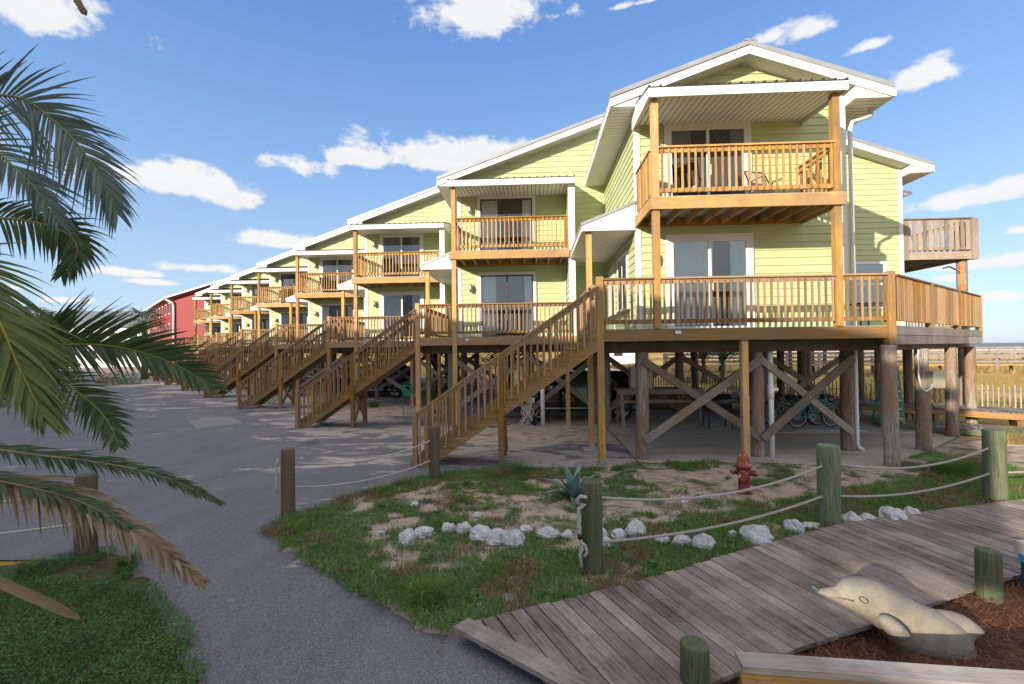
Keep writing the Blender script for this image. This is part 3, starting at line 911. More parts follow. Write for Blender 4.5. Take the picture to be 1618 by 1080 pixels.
    nst, rise = 14, ZD / 14.0
    run = 3.86 / 14.0
    vf_, vb_ = -.10, .95
    st_ = MB()
    for vv in (vf_ + .05, vb_ - .05):
        pts = [(s0, ZD - .02), (s0, ZD - .46), (s0 - 3.86 + .26, -.02), (s0 - 3.86 - .12, -.02), (s0 - 3.86 - .12, .14), (s0 - .0, ZD - .02)]
        st_.prism(pts[:5], lambda p, t: (p[0], t, p[1]), vv - .022, vv + .022)
    for i in range(1, nst):
        zt = ZD - rise * i; xr = s0 - run * (i - 1)
        st_.box(xr - run - .03, xr - .01, vf_ + .025, vb_ - .025, zt - .04, zt)
        st_.box(xr - .03, xr - .011, vf_ + .074, vb_ - .074, zt + .001, zt + rise - .042)
    sc_ = st_.build('staircase', 'deck_wood', T)
    ra, ba = MB(), MB()
    for vv, sgn in ((vf_, 1), (vb_, 1)):
        A = (s0 - 3.86 - .05, vv, .12); B = (s0, vv, ZD + .02 - .10)
        rail(ra, ba, A, B, H=1.0, low=-.02, bot=False, down=.10, cap=.09, start=.14)
        post(ra, s0 - 3.86 - .02, vv, -.12, 1.10, .10)
    for vv in (vf_ + .0, vb_ - .0):
        post(ra, s0 - 2.05, vv + .02, -.05, 2.25, .12)
    ra.beam((s0 - 2.05, vf_ + .07, .15), (s0 - 2.05, vb_ - .05, 1.0), .04, .09, up=(1, 0, 0)); ra.beam((s0 - 2.0, vf_ + .07, 1.0), (s0 - 2.0, vb_ - .05, .15), .04, .09, up=(1, 0, 0))
    ra.build('handrail', 'deck_wood', sc_); ba.build('baluster_row', 'deck_wood', sc_)
    if k <= 3:
        q = MB()
        for i in (2, 4, 7, 12): q.box(s0 - run * i + .02, s0 - run * i + .1, vf_ + .02, vf_ + .05, ZD - rise * i + .002, ZD - rise * i + .02)
        q.build('tread_light', 'yellow_plastic', sc_)
    # rim spotlight box
    q = MB(); q.box(.35, .47, -.075, -.048, ZD - .12, ZD - .06); q.build('rim_light', 'galvanised', deck)
    # ---- pilings and braces below the house
    if end:
        plist = [(-.22, .56), (2.38, .74), (4.73, 1.34), (4.62, -.10), (6.44, 1.35), (8.48, 2.94), (10.68, 4.79),
                 (-.26, 5.2), (2.1, 5.2), (4.8, 5.2), (7.3, 5.2), (9.8, 6.0), (10.9, 8.8), (7.3, 7.6)]
    else:
        plist = [(-.22, .62), (2.38, .66), (4.6, .70), (-.22, 3.3), (2.38, 3.3), (4.8, 3.3), (-.9, 5.5), (7.3, 1.6), (9.8, 1.6), (7.3, 4.4), (9.8, 4.4)]
        if k == 2: plist = [p for p in plist if p[0] < 5] + [(7.3, 6.6), (9.8, 6.4), (12.3, 6.4), (14.8, 6.4), (12.2, 3.8)]
        if k > 2: plist = [p for p in plist if p[0] < 8]
    for (uu, vv) in plist:
        p = MB(); pile(p, uu, vv, ZD - .5 if vv > .2 else ZD - .40, R(.125, .148)); p.build('piling', 'piling_wood', T)
    def xb(a, b_, v0, v1, z0=.45, z1=2.2):
        q = MB()
        q.beam((a, v0 - .17, z1), (b_, v1 - .17, z0), .045, .17, up=(0, .2, 1)); q.beam((a, v0 - .22, z0), (b_, v1 - .22, z1), .045, .17, up=(0, .2, 1))
        q.box((a + b_) / 2 - .03, (a + b_) / 2 + .03, (v0 + v1) / 2 - .26, (v0 + v1) / 2 - .24, (z0 + z1) / 2 - .03, (z0 + z1) / 2 + .03, 1)
        q.build('cross_brace', 'brace_wood', T)
    if end:
        xb(-.22, 2.38, .56, .74); xb(2.38, 4.73, .74, 1.34); xb(-.26, 2.1, 5.4, 5.4); xb(2.1, 4.8, 5.4, 5.4); xb(4.8, 7.3, 5.4, 5.4)
    else:
        xb(-.22, 2.38, .62, .66); xb(2.38, 4.6, .66, .70); xb(-.22, 2.38, 3.3, 3.3); xb(2.38, 4.8, 3.3, 3.3)
    return T

HOUSES = [townhouse(k) for k in range(1, 9)]
T1, T2 = HOUSES[0], HOUSES[1]

# extras of the end house: gutters, downspouts, right-wing window (on the second house)
q = MB()
q.tube([(5.55, 1.55, 8.12), (5.55, 1.5, 7.98), (5.4, 1.45, 7.90), (5.0, 1.36, 7.76), (4.93, 1.34, 7.6), (4.93, 1.34, .16), (4.95, 1.30, .08), (5.0, 1.22, .05)], .048, 10)
q.box(5.65, 5.74, 1.0, 6.2, 8.16, 8.30)
q.build('downspout', 'white_trim', T1)
q = MB(); q.tube([(2.66, .70, 2.4), (2.66, .70, 0)], .055, 12); q.tube([(2.66, .70, 1.62), (2.66, .70, 1.3)], .066, 12); q.tube([(2.66, .70, 1.5), (2.80, .66, 1.52)], .04, 10)
q.build('drain_pipe', 'pvc_white', T1)
pv = at_z(858, 672, 0); pu, pw = pv.x - PX0, pv.y - PY0; q = MB(); q.tube([(pu + .4, pw + .3, 1.55), (pu + .05, pw + .05, 1.42), (pu, pw, 1.3), (pu, pw, 0)], .07, 12); q.build('drain_pipe', 'pvc_white', T1)
def window_box(par, u0, u1, z0, z1, v, cur='curtain_blue', name='window'):
    t = MB()
    t.box(u0, u0 + .1, v - .062, v, z0, z1); t.box(u1 - .1, u1, v - .062, v, z0, z1); t.box(u0 + .1, u1 - .1, v - .062, v, z1 - .1, z1); t.box(u0 - .03, u1 + .03, v - .06, v, z0 - .06, z0)
    t.box(u0 + .1, u1 - .1, v - .04, v, (z0 + z1) / 2 - .03, (z0 + z1) / 2 + .03)
    d = t.build(name, 'white_trim', par)
    t = MB(); t.poly([(u0 + .1, v - .036, z0), (u1 - .1, v - .036, z0), (u1 - .1, v - .036, z1 - .1), (u0 + .1, v - .036, z1 - .1)]); t.build('glass_pane', 'glass', d)
    t = MB(); t.poly([(u0 + .1, v - .027, z0), (u1 - .1, v - .027, z0), (u1 - .1, v - .027, z1 - .1), (u0 + .1, v - .027, z1 - .1)]); t.build('blind', cur, d)
    return d
window_box(T2, 13.35, 14.45, 3.75, 5.30, VW)
# beach-side lean-to roof and grey upper deck of the second house
q = MB(); q.prism([(15.06, 8.05), (15.95, 7.86), (15.95, 7.78), (15.06, 7.62)], lambda p, t: (p[0], t, p[1]), 2.1, 6.0); q.build('lean_to_roof', 'roof_metal', T2)
gd = MB(); X0, X1, Y0, Y1 = 15.05, 17.5, 1.5, 4.7
gz = 5.62
gd.box(X0, X1, Y0, Y0 + .05, gz - .28, gz - .02); gd.box(X1 - .05, X1, Y0 + .051, Y1, gz - .28, gz - .02); gd.box(X0, X1 - .06, Y1 - .05, Y1, gz - .28, gz - .02)
for i in range(5): gd.box(X0 + .3 + i * .45, X0 + .34 + i * .45, Y0 + .051, Y1 - .051, gz - .25, gz - .05)
for i in range(20): gd.box(X0, X1 - .06, Y0 + .06 + i * .152, Y0 + .2 + i * .152, gz - .03, gz)
gdo = gd.build('beach_balcony', 'aged_wood', T2)
rr, bb = MB(), MB()
A, B = (X0 + .1, Y0 - .02, gz), (X1 - .1, Y0 - .02, gz)
for (A, B) in (((X0 + .1, Y0 + .02, gz), (X1 - .1, Y0 + .02, gz)), ((X1 - .04, Y0 + .1, gz), (X1 - .04, Y1, gz))):
    A, B = Vector(A), Vector(B)
    rr.beam(A + Vector((0, 0, 1.10)), B + Vector((0, 0, 1.10)), .15, .04); rr.beam(A + Vector((0, 0, 1.0)), B + Vector((0, 0, 1.0)), .04, .09); rr.beam(A + Vector((0, 0, .08)), B + Vector((0, 0, .08)), .04, .09)
    n = 13
    for i in range(n + 1):
        p = A.lerp(B, i / n); sd_ = Vector((0, -.03, 0)) if abs(A.y - B.y) < .1 else Vector((.03, 0, 0)); p = p + sd_
        bb.box(p.x - (.06 if sd_.y else .012), p.x + (.06 if sd_.y else .012), p.y - (.012 if sd_.y else .06), p.y + (.012 if sd_.y else .06), gz + .03, gz + 1.05)
post(rr, X1 - .08, Y0 + .02, gz - .3, gz + 1.08, .2); post(rr, X0 + .12, Y0 + .0, gz - .3, gz + 1.0, .16)
rr.build('weathered_railing', 'aged_wood', gdo); bb.build('picket_row', 'aged_wood', gdo)
for (x, y, zb) in ((X1 - .25, Y0 + .25, 0), (X0 + .55, Y1 - .3, 0)):
    p = MB(); pile(p, x, y, gz - .28, .15); p.build('balcony_piling', 'piling_wood', T2)
q = MB(); pp = [(X1 - 1.0, Y0 + .1, 5.05), (X1 - .8, Y0 + .1, 5.1), (X1 - .6, Y0 + .1, 5.0)]
q.tube(pp, .025, 8); q.tube([(X1 - .6, Y0 + .1, 5.0), (X1 - .36, Y0 + .12, 4.85)], .012, 6); q.build('outdoor_lamp', 'black_paint', T2)
q = MB(); q.tube([(X1 - .40, Y0 + .14, 5.15), (X1 - .42, Y0 + .1, 4.6), (X1 - .41, Y0 + .1, 4.0)], .035, 8); q.build('orange_cable', 'orange_paint', T2)

# ------------------------------------------------------------------ ground
def sheet(name, pts, z, mat, kind='structure'):
    m = MB(); m.poly([(p[0], p[1], z) for p in pts]); o = m.build(name, mat); return tag(o, kind=kind)
sheet('ground', [(-900, -300), (1500, -300), (1500, 1500), (-900, 1500)], -.02, 'dune_sand')
sheet('asphalt_drive', [(-2.2, -3), (.45, 3.0), (.35, 3.45), (-.62, 4.0), (-.85, 4.0), (-1.6, 4.5), (-2.5, 5.2), (-3.7, 6.2), (-3.5, 6.8), (-3.0, 7.7), (-1.9, 8.9), (-.6, 9.5), (2.25, 9.55),
      (2.25, 12.2), (-2.4, 12.4), (-3.0, 14.2), (-3.2, 16.8), (-7.6, 17.1), (-8.0, 19.2), (-8.3, 21.6), (-12.8, 21.8), (-13.2, 24), (-36, 46), (-47, 58), (-75, 64), (-78, 57), (-30, 20), (-16, 6), (-9, 5.2), (-5.7, 5.3), (-4.9, 5.25), (-4.1, 4.62), (-3.2, 3.86), (-2.6, 3.35), (-2.9, 0), (-3.4, -3)], .0, 'asphalt')
sheet('asphalt_patch', [tuple(at_z(a, b, .004).xy) for a, b in ((296, 664), (362, 657), (384, 668), (312, 676))], .004, 'patch_asphalt')
sheet('cross_street', [(-95, 66), (-47, 58.5), (-38, 62), (-60, 84), (-105, 84)], -.004, 'asphalt')
sheet('sand_yard', [(2.25, 9.5), (2.25, 40), (-31, 62), (-38, 50), (-1.5, 9.4)], -.008, 'sand')
sheet('concrete_slab', [(2.24, 9.86), (4.73, 9.84), (6.95, 9.45), (8.6, 10.6), (11.2, 12.6), (10.5, 14.6), (9.6, 16.2), (2.3, 19.5)], .022, 'concrete')
for k in range(2, 6):
    ox, oy = PX0 + SX * (k - 1), PY0 + SY * (k - 1)
    sheet('concrete_slab', [(ox - .4, oy + 2.4), (ox + 4.7, oy + 2.0), (ox + 4.7, oy + 6.4), (ox - .4, oy + 6.4)], .010 + .001 * k, 'concrete')

def inpoly(x, y, P):
    c = False; j = len(P) - 1
    for i in range(len(P)):
        if ((P[i][1] > y) != (P[j][1] > y)) and (x < (P[j][0] - P[i][0]) * (y - P[i][1]) / (P[j][1] - P[i][1]) + P[i][0]): c = not c
        j = i
    return c
def fbm(x, y, s=1.0, o=3):
    return noise.fractal(Vector((x * s, y * s, 3.7)), 1.0, 2.0, o)
def edist(x, y, P):
    best = 9
    for i in range(len(P)):
        ax, ay = P[i]; bx_, by_ = P[(i + 1) % len(P)]; ex, ey = bx_ - ax, by_ - ay
        t = max(0, min(1, ((x - ax) * ex + (y - ay) * ey) / (ex * ex + ey * ey)))
        best = min(best, (x - ax - ex * t) ** 2 + (y - ay - ey * t) ** 2)
    return sqrt(best)
def groundmesh(name, P, res, hfun0, mat):
    def hfun(x, y):
        d = edist(x, y, P) * (1 if inpoly(x, y, P) else -1)
        return max(-.06, min(hfun0(x, y), (d + .10 * fbm(x * 2, y * 2, 1.5) + .06 * fbm(x, y, 7)) * .6 + .01))
    xs = [p[0] for p in P]; ys = [p[1] for p in P]
    x0, y0 = min(xs), min(ys); nx = int((max(xs) - x0) / res) + 2; ny = int((max(ys) - y0) / res) + 2
    m = MB(); idx = {}
    def vid(i, j):
        if (i, j) not in idx:
            x, y = x0 + i * res, y0 + j * res
            pass
            idx[(i, j)] = len(m.v); m.v.append((x, y, hfun(x, y)))
        return idx[(i, j)]
    for i in range(nx):
        for j in range(ny):
            cx, cy = x0 + (i + .5) * res, y0 + (j + .5) * res
            if inpoly(cx, cy, P) or edist(cx, cy, P) < .16:
                m.face((vid(i, j), vid(i + 1, j), vid(i + 1, j + 1), vid(i, j + 1)), None, .5, True)
    return tag(m.build(name, mat), kind='structure')
ISL = [(-3.79, 6.19), (-3.62, 6.6), (-3.04, 7.6), (-1.99, 8.75), (-.58, 9.4), (1.6, 9.5), (2.24, 9.9), (4.73, 9.88), (6.95, 9.5), (8.6, 10.6), (11.1, 12.5), (13, 12.2), (21, 8.5), (21, 12),
       (30, 12), (26, 7), (12, 7.9), (8.6, 7.75), (7.48, 7.33), (4.12, 6.33), (2.49, 5.5), (.98, 4.68), (.32, 4.37), (-.55, 4.05), (-.82, 3.97), (-1.54, 4.46), (-2.53, 5.18)]
def isl_h(x, y): return .03 + .035 * fbm(x, y, .8) + .02 * fbm(x, y, 4)
ISN = [p for p in ISL]
groundmesh('island_soil', ISL, .085, isl_h, 'sandy_soil')
LAWN = [(-5.35, 5.45), (-4.85, 5.25), (-4.08, 4.61), (-3.16, 3.86), (-2.56, 3.35), (-2.75, 1.2), (-7, 1.2), (-9, 4.7), (-6.6, 5.0)]
groundmesh('lawn_soil', LAWN, .06, lambda x, y: .03 + .02 * fbm(x, y, 1), 'lawn_soil')
BED = [(1.0, 3.4), (2.0, 3.95), (2.85, 4.35), (4.15, 4.95), (5.05, 5.35), (6.9, 6.1), (9, 6.1), (7, 2.2), (1.6, 2.2)]
groundmesh('flower_bed_soil', BED, .08, lambda x, y: .015 + .012 * fbm(x, y, 2), 'needle_soil')

# dunes towards the sea
def dune_h(x, y):
    s = (x + y) * .7071
    a = min(1, max(0, (s - 23) / 8))
    return a * (.25 + .5 * fbm(x, y, .09) + .16 * fbm(x, y, .4)) * (1 if s < 150 else .3) + .0
def dunes():
    m = MB(); n = 90; rows = []
    ss = [20 + 240 * (i / n) ** 2.0 for i in range(n + 1)]
    for s in ss:
        row = []
        for j in range(101):
            t = (-1 + 2 * j / 100); tt = t * (20 + s * 1.8)
            x, y = (s * .7071 + tt * .7071), (s * .7071 - tt * .7071)
            row.append((x, y, dune_h(x, y) - .01 if s > 22 else -.03))
        rows.append(row)
    for i in range(len(rows)): m.v.extend(rows[i])
    for i in range(n):
        for j in range(100):
            a = i * 101 + j; m.face((a, a + 1, a + 102, a + 101), None, .5, True)
    tag(m.build('dunes', 'dune_sand'), kind='structure')
dunes()
S0 = 245
m = MB(); m.poly([((S0 + a) * .7071 + b * .7071, (S0 + a) * .7071 - b * .7071, .02) for (a, b) in ((0, -1500), (5000, -1500), (5000, 1500), (0, 1500))]); tag(m.build('sea', 'sea'), kind='structure')

# ------------------------------------------------------------------ boardwalk
def boardwalk():
    TOP = [(-.62, 3.98), (.32, 4.39), (.98, 4.70), (2.49, 5.52), (4.12, 6.35), (7.48, 7.35), (12, 8.4)]
    BOT = [(-.15, 3.05), (1.15, 3.32), (2.01, 3.74), (2.91, 4.11), (4.25, 4.71), (5.9, 5.35), (9.2, 6.3)]
    def along(P, t):
        k = t * (len(P) - 1); i = min(int(k), len(P) - 2); f = k - i
        return Vector((P[i][0] + (P[i + 1][0] - P[i][0]) * f, P[i][1] + (P[i + 1][1] - P[i][1]) * f, 0))
    # plank stations measured along the top edge; direction swings from -60 to -73 degrees
    E = empty('boardwalk', (0, 0, 0), 'weathered grey plank boardwalk curving from the asphalt to the right edge', 'boardwalk')
    m = MB()
    st_, L = [], 0
    segs = [(Vector((TOP[i][0], TOP[i][1], 0)), Vector((TOP[i + 1][0], TOP[i + 1][1], 0))) for i in range(len(TOP) - 1)]
    tot = sum((b - a).length for a, b in segs)
    def P_at(s):
        for a, b in segs:
            l = (b - a).length
            if s <= l: return a + (b - a) * (s / l)
            s -= l
        a, b = segs[-1]; return a + (b - a).normalized() * ((b - a).length + s)
    s = .02; zt = .10
    # border line from (-.6,4.0) to (.3,3.33) and beyond
    b0, b1 = Vector((-.66, 3.93, 0)), Vector((.30, 3.22, 0)); bd = (b1 - b0).normalized(); bn = Vector((bd.y, -bd.x, 0))
    def botline(p, d):
        best = None
        for i in range(len(BOT) - 1):
            a, b = Vector((*BOT[i], 0)), Vector((*BOT[i + 1], 0)); e = b - a
            den = d.x * e.y - d.y * e.x
            if abs(den) < 1e-6: continue
            t = ((a.x - p.x) * e.y - (a.y - p.y) * e.x) / den; u = ((a.x - p.x) * d.y - (a.y - p.y) * d.x) / den
            if t > 0 and -.02 <= u <= 1.02: best = t if best is None else min(best, t)
        return best
    while s < tot - .3:
        wdt = .122
        ang = radians(-61 - 12 * min(1, s / 5.0)); d = Vector((cos(ang), sin(ang), 0)); nrm = Vector((-d.y, d.x, 0))
        # step so that perpendicular width is right
        p = P_at(s); p2 = P_at(s + .01); tdir = (p2 - p).normalized(); proj = abs(tdir.dot(nrm))
        ln = botline(p, d)
        if ln is None: ln = 1.62
        # clip by border board
        den = d.x * bd.y - d.y * bd.x
        tb = ((b0.x - p.x) * bd.y - (b0.y - p.y) * bd.x) / den
        ub = ((b0.x - p.x) * d.y - (b0.y - p.y) * d.x) / den
        if tb > 0.0 and ub > -.1: ln = min(ln, max(.02, tb + .10))
        ext = R(-.012, .012); z = zt + R(-.0035, .0035)
        o = p - d * (.02 + ext)
        sd_ = nrm * (wdt if nrm.dot(tdir) > 0 else -wdt)
        m.obox(Vector((o.x, o.y, z - .036)), d * (ln + .04 + ext), sd_, Vector((0, 0, .036 )))
        s += (wdt + .014) / proj
    m.build('planks', 'boardwalk_wood', E)
    m = MB(); m.obox(Vector((b0.x, b0.y, .02)) + Vector((-bd.y, bd.x, 0)) * .10 + Vector((0, 0, .083)), bd * 3.2, Vector((bd.y, -bd.x, 0)) * .17, (0, 0, .038), .8)
    m.build('border_board', 'boardwalk_wood', E)
    m = MB()
    for P in (TOP, BOT):
        for i in range(len(P) - 1):
            a, b = Vector((P[i][0], P[i][1], .01)), Vector((P[i + 1][0], P[i + 1][1], .01)); off = Vector((.03, -.06, 0)) if P is TOP else Vector((-.03, .07, 0))
            m.beam(a + off, b + off, .04, .10)
    m.build('frame_joist', 'green_post_wood', E)
boardwalk()

# ------------------------------------------------------------------ bollards and ropes
BOL = [(-5.51, 5.37, 1.0, .11, 'brown_post_wood', 'dark brown round bollard in the grass at the left, behind palm fronds'),
       (-3.77, 6.82, 1.0, .10, 'brown_post_wood', 'dark wooden bollard at the left tip of the island'),
       (-1.90, 8.58, 1.02, .10, 'brown_post_wood', 'grey brown bollard in front of the nearest stair foot'),
       (.62, 5.06, 1.02, .112, 'olive_post_wood', 'mossy green bollard with knotted rope end hanging on its side'),
       (4.05, 6.50, 1.10, .14, 'green_post_wood', 'thick pale green bollard beside the middle of the boardwalk'),
       (7.20, 7.50, 1.12, .14, 'green_post_wood', 'pale green bollard at the right, beside the grass clump'),
       (11.2, 8.9, 1.1, .14, 'green_post_wood', None)]
bobs = []
for (x, y, hh, r, mt, lab) in BOL:
    if lab is None: bobs.append((x, y, hh, r)); continue
    m = MB(); n = 8
    pts = [(x, y, -.1 + (hh + .1) * i / n) for i in range(n + 1)] + [(x, y, hh + .012)]
    m.tube([(p[0] - x, p[1] - y, p[2]) for p in pts], [r * (1.02 - .03 * i / n) for i in range(n + 1)] + [r * .90], 20, wob=.05)
    tag(m.build('bollard', mt, None, (x, y, 0)), lab, 'bollard', 'round timber bollards'); bobs.append((x, y, hh, r))
for (px_, py_, hh, r, lab) in ((1561, 870, .47, .097, 'short green stump post in the pine straw behind the dolphin'), (1097, 1018, .35, .10, 'short dark green stump post at the bottom edge of the boardwalk')):
    p = at_z(px_, py_, hh); m = MB()
    m.tube([(0, 0, -.1 + (hh + .1) * i / 6) for i in range(7)] + [(0, 0, hh + .012)], [r] * 7 + [r * .9], 20, wob=.06)
    tag(m.build('bollard', 'olive_post_wood', None, (p.x, p.y, 0)), lab, 'bollard', 'short timber stumps')
def rope(a, b, za, zb, sag, lab, r=.0135, mat='rope'):
    A = Vector((a[0], a[1], za)); B = Vector((b[0], b[1], zb)); n = 24; m = MB()
    pts = []
    for i in range(n + 1):
        t = i / n; p = A.lerp(B, t); p.z -= sag * 4 * t * (1 - t); pts.append(p)
    m.tube(pts, r, 8, tint=.5)
    tag(m.build('rope', mat), lab, 'rope', 'ropes strung between the bollards')
rope(bobs[1], bobs[2], .80, .80, .18, 'upper pale rope from the island tip bollard to the stair foot bollard', .013, 'rope_white')
rope(bobs[1], bobs[2], .42, .42, .14, 'lower pale rope from the island tip bollard to the stair foot bollard', .013, 'rope_white')
rope(bobs[3], bobs[4], .86, .86, .20, 'upper rope between the mossy bollard and the thick pale one', .0165)
rope(bobs[3], bobs[4], .36, .44, .12, 'lower rope between the mossy bollard and the thick pale one', .0165)
rope(bobs[4], bobs[5], .88, .88, .20, 'upper rope sagging in front of the grass clump at the right', .0165)
rope(bobs[4], bobs[5], .42, .48, .14, 'lower rope sagging in front of the grass clump at the right', .0165)
rope(bobs[5], bobs[6], .90, .85, .12, 'upper rope running off the right edge of the picture', .0165)
rope(bobs[5], bobs[6], .46, .48, .10, 'lower rope running off the right edge of the picture', .0165)
rope((-11.5, 4.0), bobs[0], .86, .80, .15, 'upper white rope at the far left below the palm fronds', .015, 'rope_white')
rope((-11.5, 4.0), bobs[0], .42, .42, .12, 'lower white rope at the far left below the palm fronds', .015, 'rope_white')
# knotted rope ends
m = MB(); bx, by = .62, 5.06
m.tube([(bx - .06, by - .10, .88), (bx - .13, by - .11, .90), (bx - .17, by - .09, .84), (bx - .13, by - .07, .80), (bx - .09, by - .13, .82), (bx - .15, by - .10, .76), (bx - .155, by - .09, .62), (bx - .14, by - .10, .45), (bx - .13, by - .10, .40),
        (bx - .12, by - .11, .34), (bx - .14, by - .10, .28), (bx - .13, by - .10, .12)], .021, 10, tint=.5)
m.tube([(bx - .14, by - .11, .41), (bx - .09, by - .12, .38), (bx - .07, by - .11, .30), (bx - .10, by - .12, .26)], .018, 8, tint=.5)
ko = m.build('rope_end', 'rope_white'); tag(ko, 'knotted cream rope end with black tape hanging from the mossy bollard', 'rope')
m = MB(); m.tube([(bx - .13, by - .10, .135), (bx - .12, by - .105, .07)], .024, 10); m.tube([(bx - .145, by - .10, .50), (bx - .14, by - .10, .44)], .026, 10); m.build('tape', 'black_paint', ko)
m = MB(); m.tube([(-3.87, 6.74, .86), (-3.90, 6.72, .8), (-3.90, 6.72, .45), (-3.88, 6.73, .36)], .016, 8, tint=.5); tag(m.build('rope_end', 'rope_white'), 'short rope end hanging on the island tip bollard', 'rope')

# ------------------------------------------------------------------ rocks
def rock(p, r, seed, label):
    m = MB(); n, k = 14, 10
    random.seed(seed); ax, ay, az_ = R(.8, 1.25), R(.7, 1.0), R(.6, .85); rot = R(0, 6)
    for i in range(k + 1):
        th = pi * i / k
        for j in range(n):
            ph = 2 * pi * j / n + rot
            d = Vector((sin(th) * cos(ph), sin(th) * sin(ph), cos(th)))
            f = 1 + .38 * noise.noise(d * 1.6 + Vector((seed * 3.1, 0, 0))) + .12 * noise.noise(d * 4 + Vector((seed, 5, 0)))
            # facets
            for q in range(5):
                fd = Vector((sin(seed * 1.7 + q * 2.4), cos(seed * 2.3 + q * 1.9), sin(q * 1.3 + seed) * .8)).normalized()
                lim = .78
                pr = d.dot(fd) * f
                if pr > lim: f *= lim / pr * .5 + .5
            m.v.append((d.x * r * ax * f, d.y * r * ay * f, d.z * r * az_ * f))
    for i in range(k):
        for j in range(n):
            j2 = (j + 1) % n; m.face((i * n + j, (i + 1) * n + j, (i + 1) * n + j2, i * n + j2), None, .5, False)
    o = m.build('limestone_rock', 'limestone', None, (p.x, p.y, .03 + r * .28))
    tag(o, label, 'rock', 'white limestone rocks edging the island')
ROCKS = [(642, 848, 18), (670, 838, 15), (709, 832, 14), (733, 834, 16), (761, 842, 19), (788, 846, 18), (812, 850, 22), (830, 834, 12), (866, 840, 18), (897, 845, 11),
         (951, 842, 11), (958, 856, 12), (978, 842, 14), (1005, 834, 19), (1047, 850, 10), (1077, 852, 15), (1112, 855, 18), (1158, 842, 10), (1196, 836, 36), (1205, 856, 13), (1255, 830, 18), (1280, 828, 14), (1345, 818, 16), (1372, 817, 14), (1410, 812, 22),
         (755, 812, 8), (602, 842, 7), (655, 797, 9), (1080, 790, 8), (1118, 786, 9), (1440, 808, 16)]
words = ['pale faceted', 'rounded grey', 'small angular', 'speckled white', 'squat whitish', 'pointed pale', 'flat topped grey']
sizes = lambda r: 'large' if r > 20 else ('medium' if r > 13 else 'small')
for i, (px_, py_, rr_) in enumerate(ROCKS):
    p = at_z(px_, py_ + rr_ * .5, .03)
    r = min(rr_, 26) / F * (p.y + .3) * (.96 if px_ < 1150 else .85)
    if px_ < 935:
        lb = '%s white rock left of the mossy bollard, number %d from the left' % (sizes(rr_), i + 1)
    elif px_ < 1150:
        lb = '%s white rock between mossy and thick pale bollards, number %d from the left' % (sizes(rr_), i - 9)
    else:
        lb = '%s white rock along the boardwalk edge, number %d in the row' % (sizes(rr_), i + 1)
    rock(p, r, i + 1, lb)
random.seed(11)
# shell and gravel litter
m = MB()
for i in range(1500):
    x, y = R(-3.5, 8.5), R(5.2, 10)
    if not inpoly(x, y, ISL) or fbm(x, y, .9) < -.12: continue
    r = R(.005, .017); z = isl_h(x, y) + .003
    a = R(0, 6)
    pts = [(x + r * cos(a + q * 1.57) * R(.6, 1.2), y + r * sin(a + q * 1.57) * R(.6, 1.2), z + R(0, .006)) for q in range(4)]
    m.poly(pts, R(0, 1))
    c = (x, y, z + r * .7)
    for q in range(4): m.poly([pts[q], pts[(q + 1) % 4], c], R(0, 1))
tag(m.build('shell_litter', 'limestone'), kind='stuff', label='bits of shell and gravel scattered over the sandy island', cat='gravel')

# ------------------------------------------------------------------ grass
def blade(m, x, y, z, h, w, lean, tint, az_=None):
    a = R(0, 2 * pi) if az_ is None else az_
    dx, dy = cos(a), sin(a); sx_, sy_ = -dy * w, dx * w
    m1 = (x + dx * lean * .35, y + dy * lean * .35, z + h * .6); t = (x + dx * lean, y + dy * lean, z + h)
    i = len(m.v)
    m.v.extend([(x - sx_, y - sy_, z), (x + sx_, y + sy_, z), (m1[0] + sx_ * .7, m1[1] + sy_ * .7, m1[2]), (m1[0] - sx_ * .7, m1[1] - sy_ * .7, m1[2]), t])
    m.face((i, i + 1, i + 2, i + 3), None, tint); m.face((i + 3, i + 2, i + 4), None, tint)
def leaflet(m, x, y, z, s, tint):
    a, b = R(0, 6.28), R(.1, .9)
    u = Vector((cos(a), sin(a), R(-.2, .6))).normalized(); v = u.cross(Vector((R(-.4, .4), R(-.4, .4), 1))).normalized()
    p = Vector((x, y, z)); m.poly([p, p + u * s * .5 + v * s * .3, p + u * s, p + u * s * .5 - v * s * .3], tint)
def edge_in(x, y, P, d=.0): return inpoly(x, y, P)
m, md, mg = MB(), MB(), MB()
def isl_cover(x, y):
    n_ = fbm(x, y, 1.1) * .6 + fbm(x + 7, y, 3.4) * .4
    # strip below the rocks and the boardwalk edge is well covered
    s = (-x * .42 + y * .90)      # perpendicular to the boardwalk
    low = s < 4.95 + .25 * fbm(x, y, 1)
    edge = x < -.6 and edist(x, y, ISL) < .55 + .25 * fbm(x, y, 1.5)
    if low: return n_ + .55, True
    if edge: return n_ + .38, True
    return n_ + .06 - max(0, (.35 if x > 2 and y < 9 else 0) - .25), False
cnt = 0
for i in range(420000):
    x, y = R(-3.8, 9.5), R(3.9, 11.2)
    if cnt > 135000: break
    if not inpoly(x, y, ISL) and not (x < -.7 and edist(x, y, ISL) < .07 + .07 * fbm(x, y, 3)): continue
    c_, low = isl_cover(x, y)
    if x > 1.2 and not low: c_ -= .10
    if c_ < .10 + R(-.12, .12): continue
    cnt += 1
    z = isl_h(x, y)
    dry = fbm(x + 3, y + 5, 1.6) + (.22 if low and x > .8 and x < 1.9 else 0) > .22
    if R(0, 1) < .45: leaflet(mg, x, y, z + R(.005, .06), R(.02, .042), R(0, 1))
    else: blade(md if dry else m, x, y, z, R(.03, .10) * (1.15 if low else .7), R(.0022, .0045), R(.02, .08), R(0, 1))
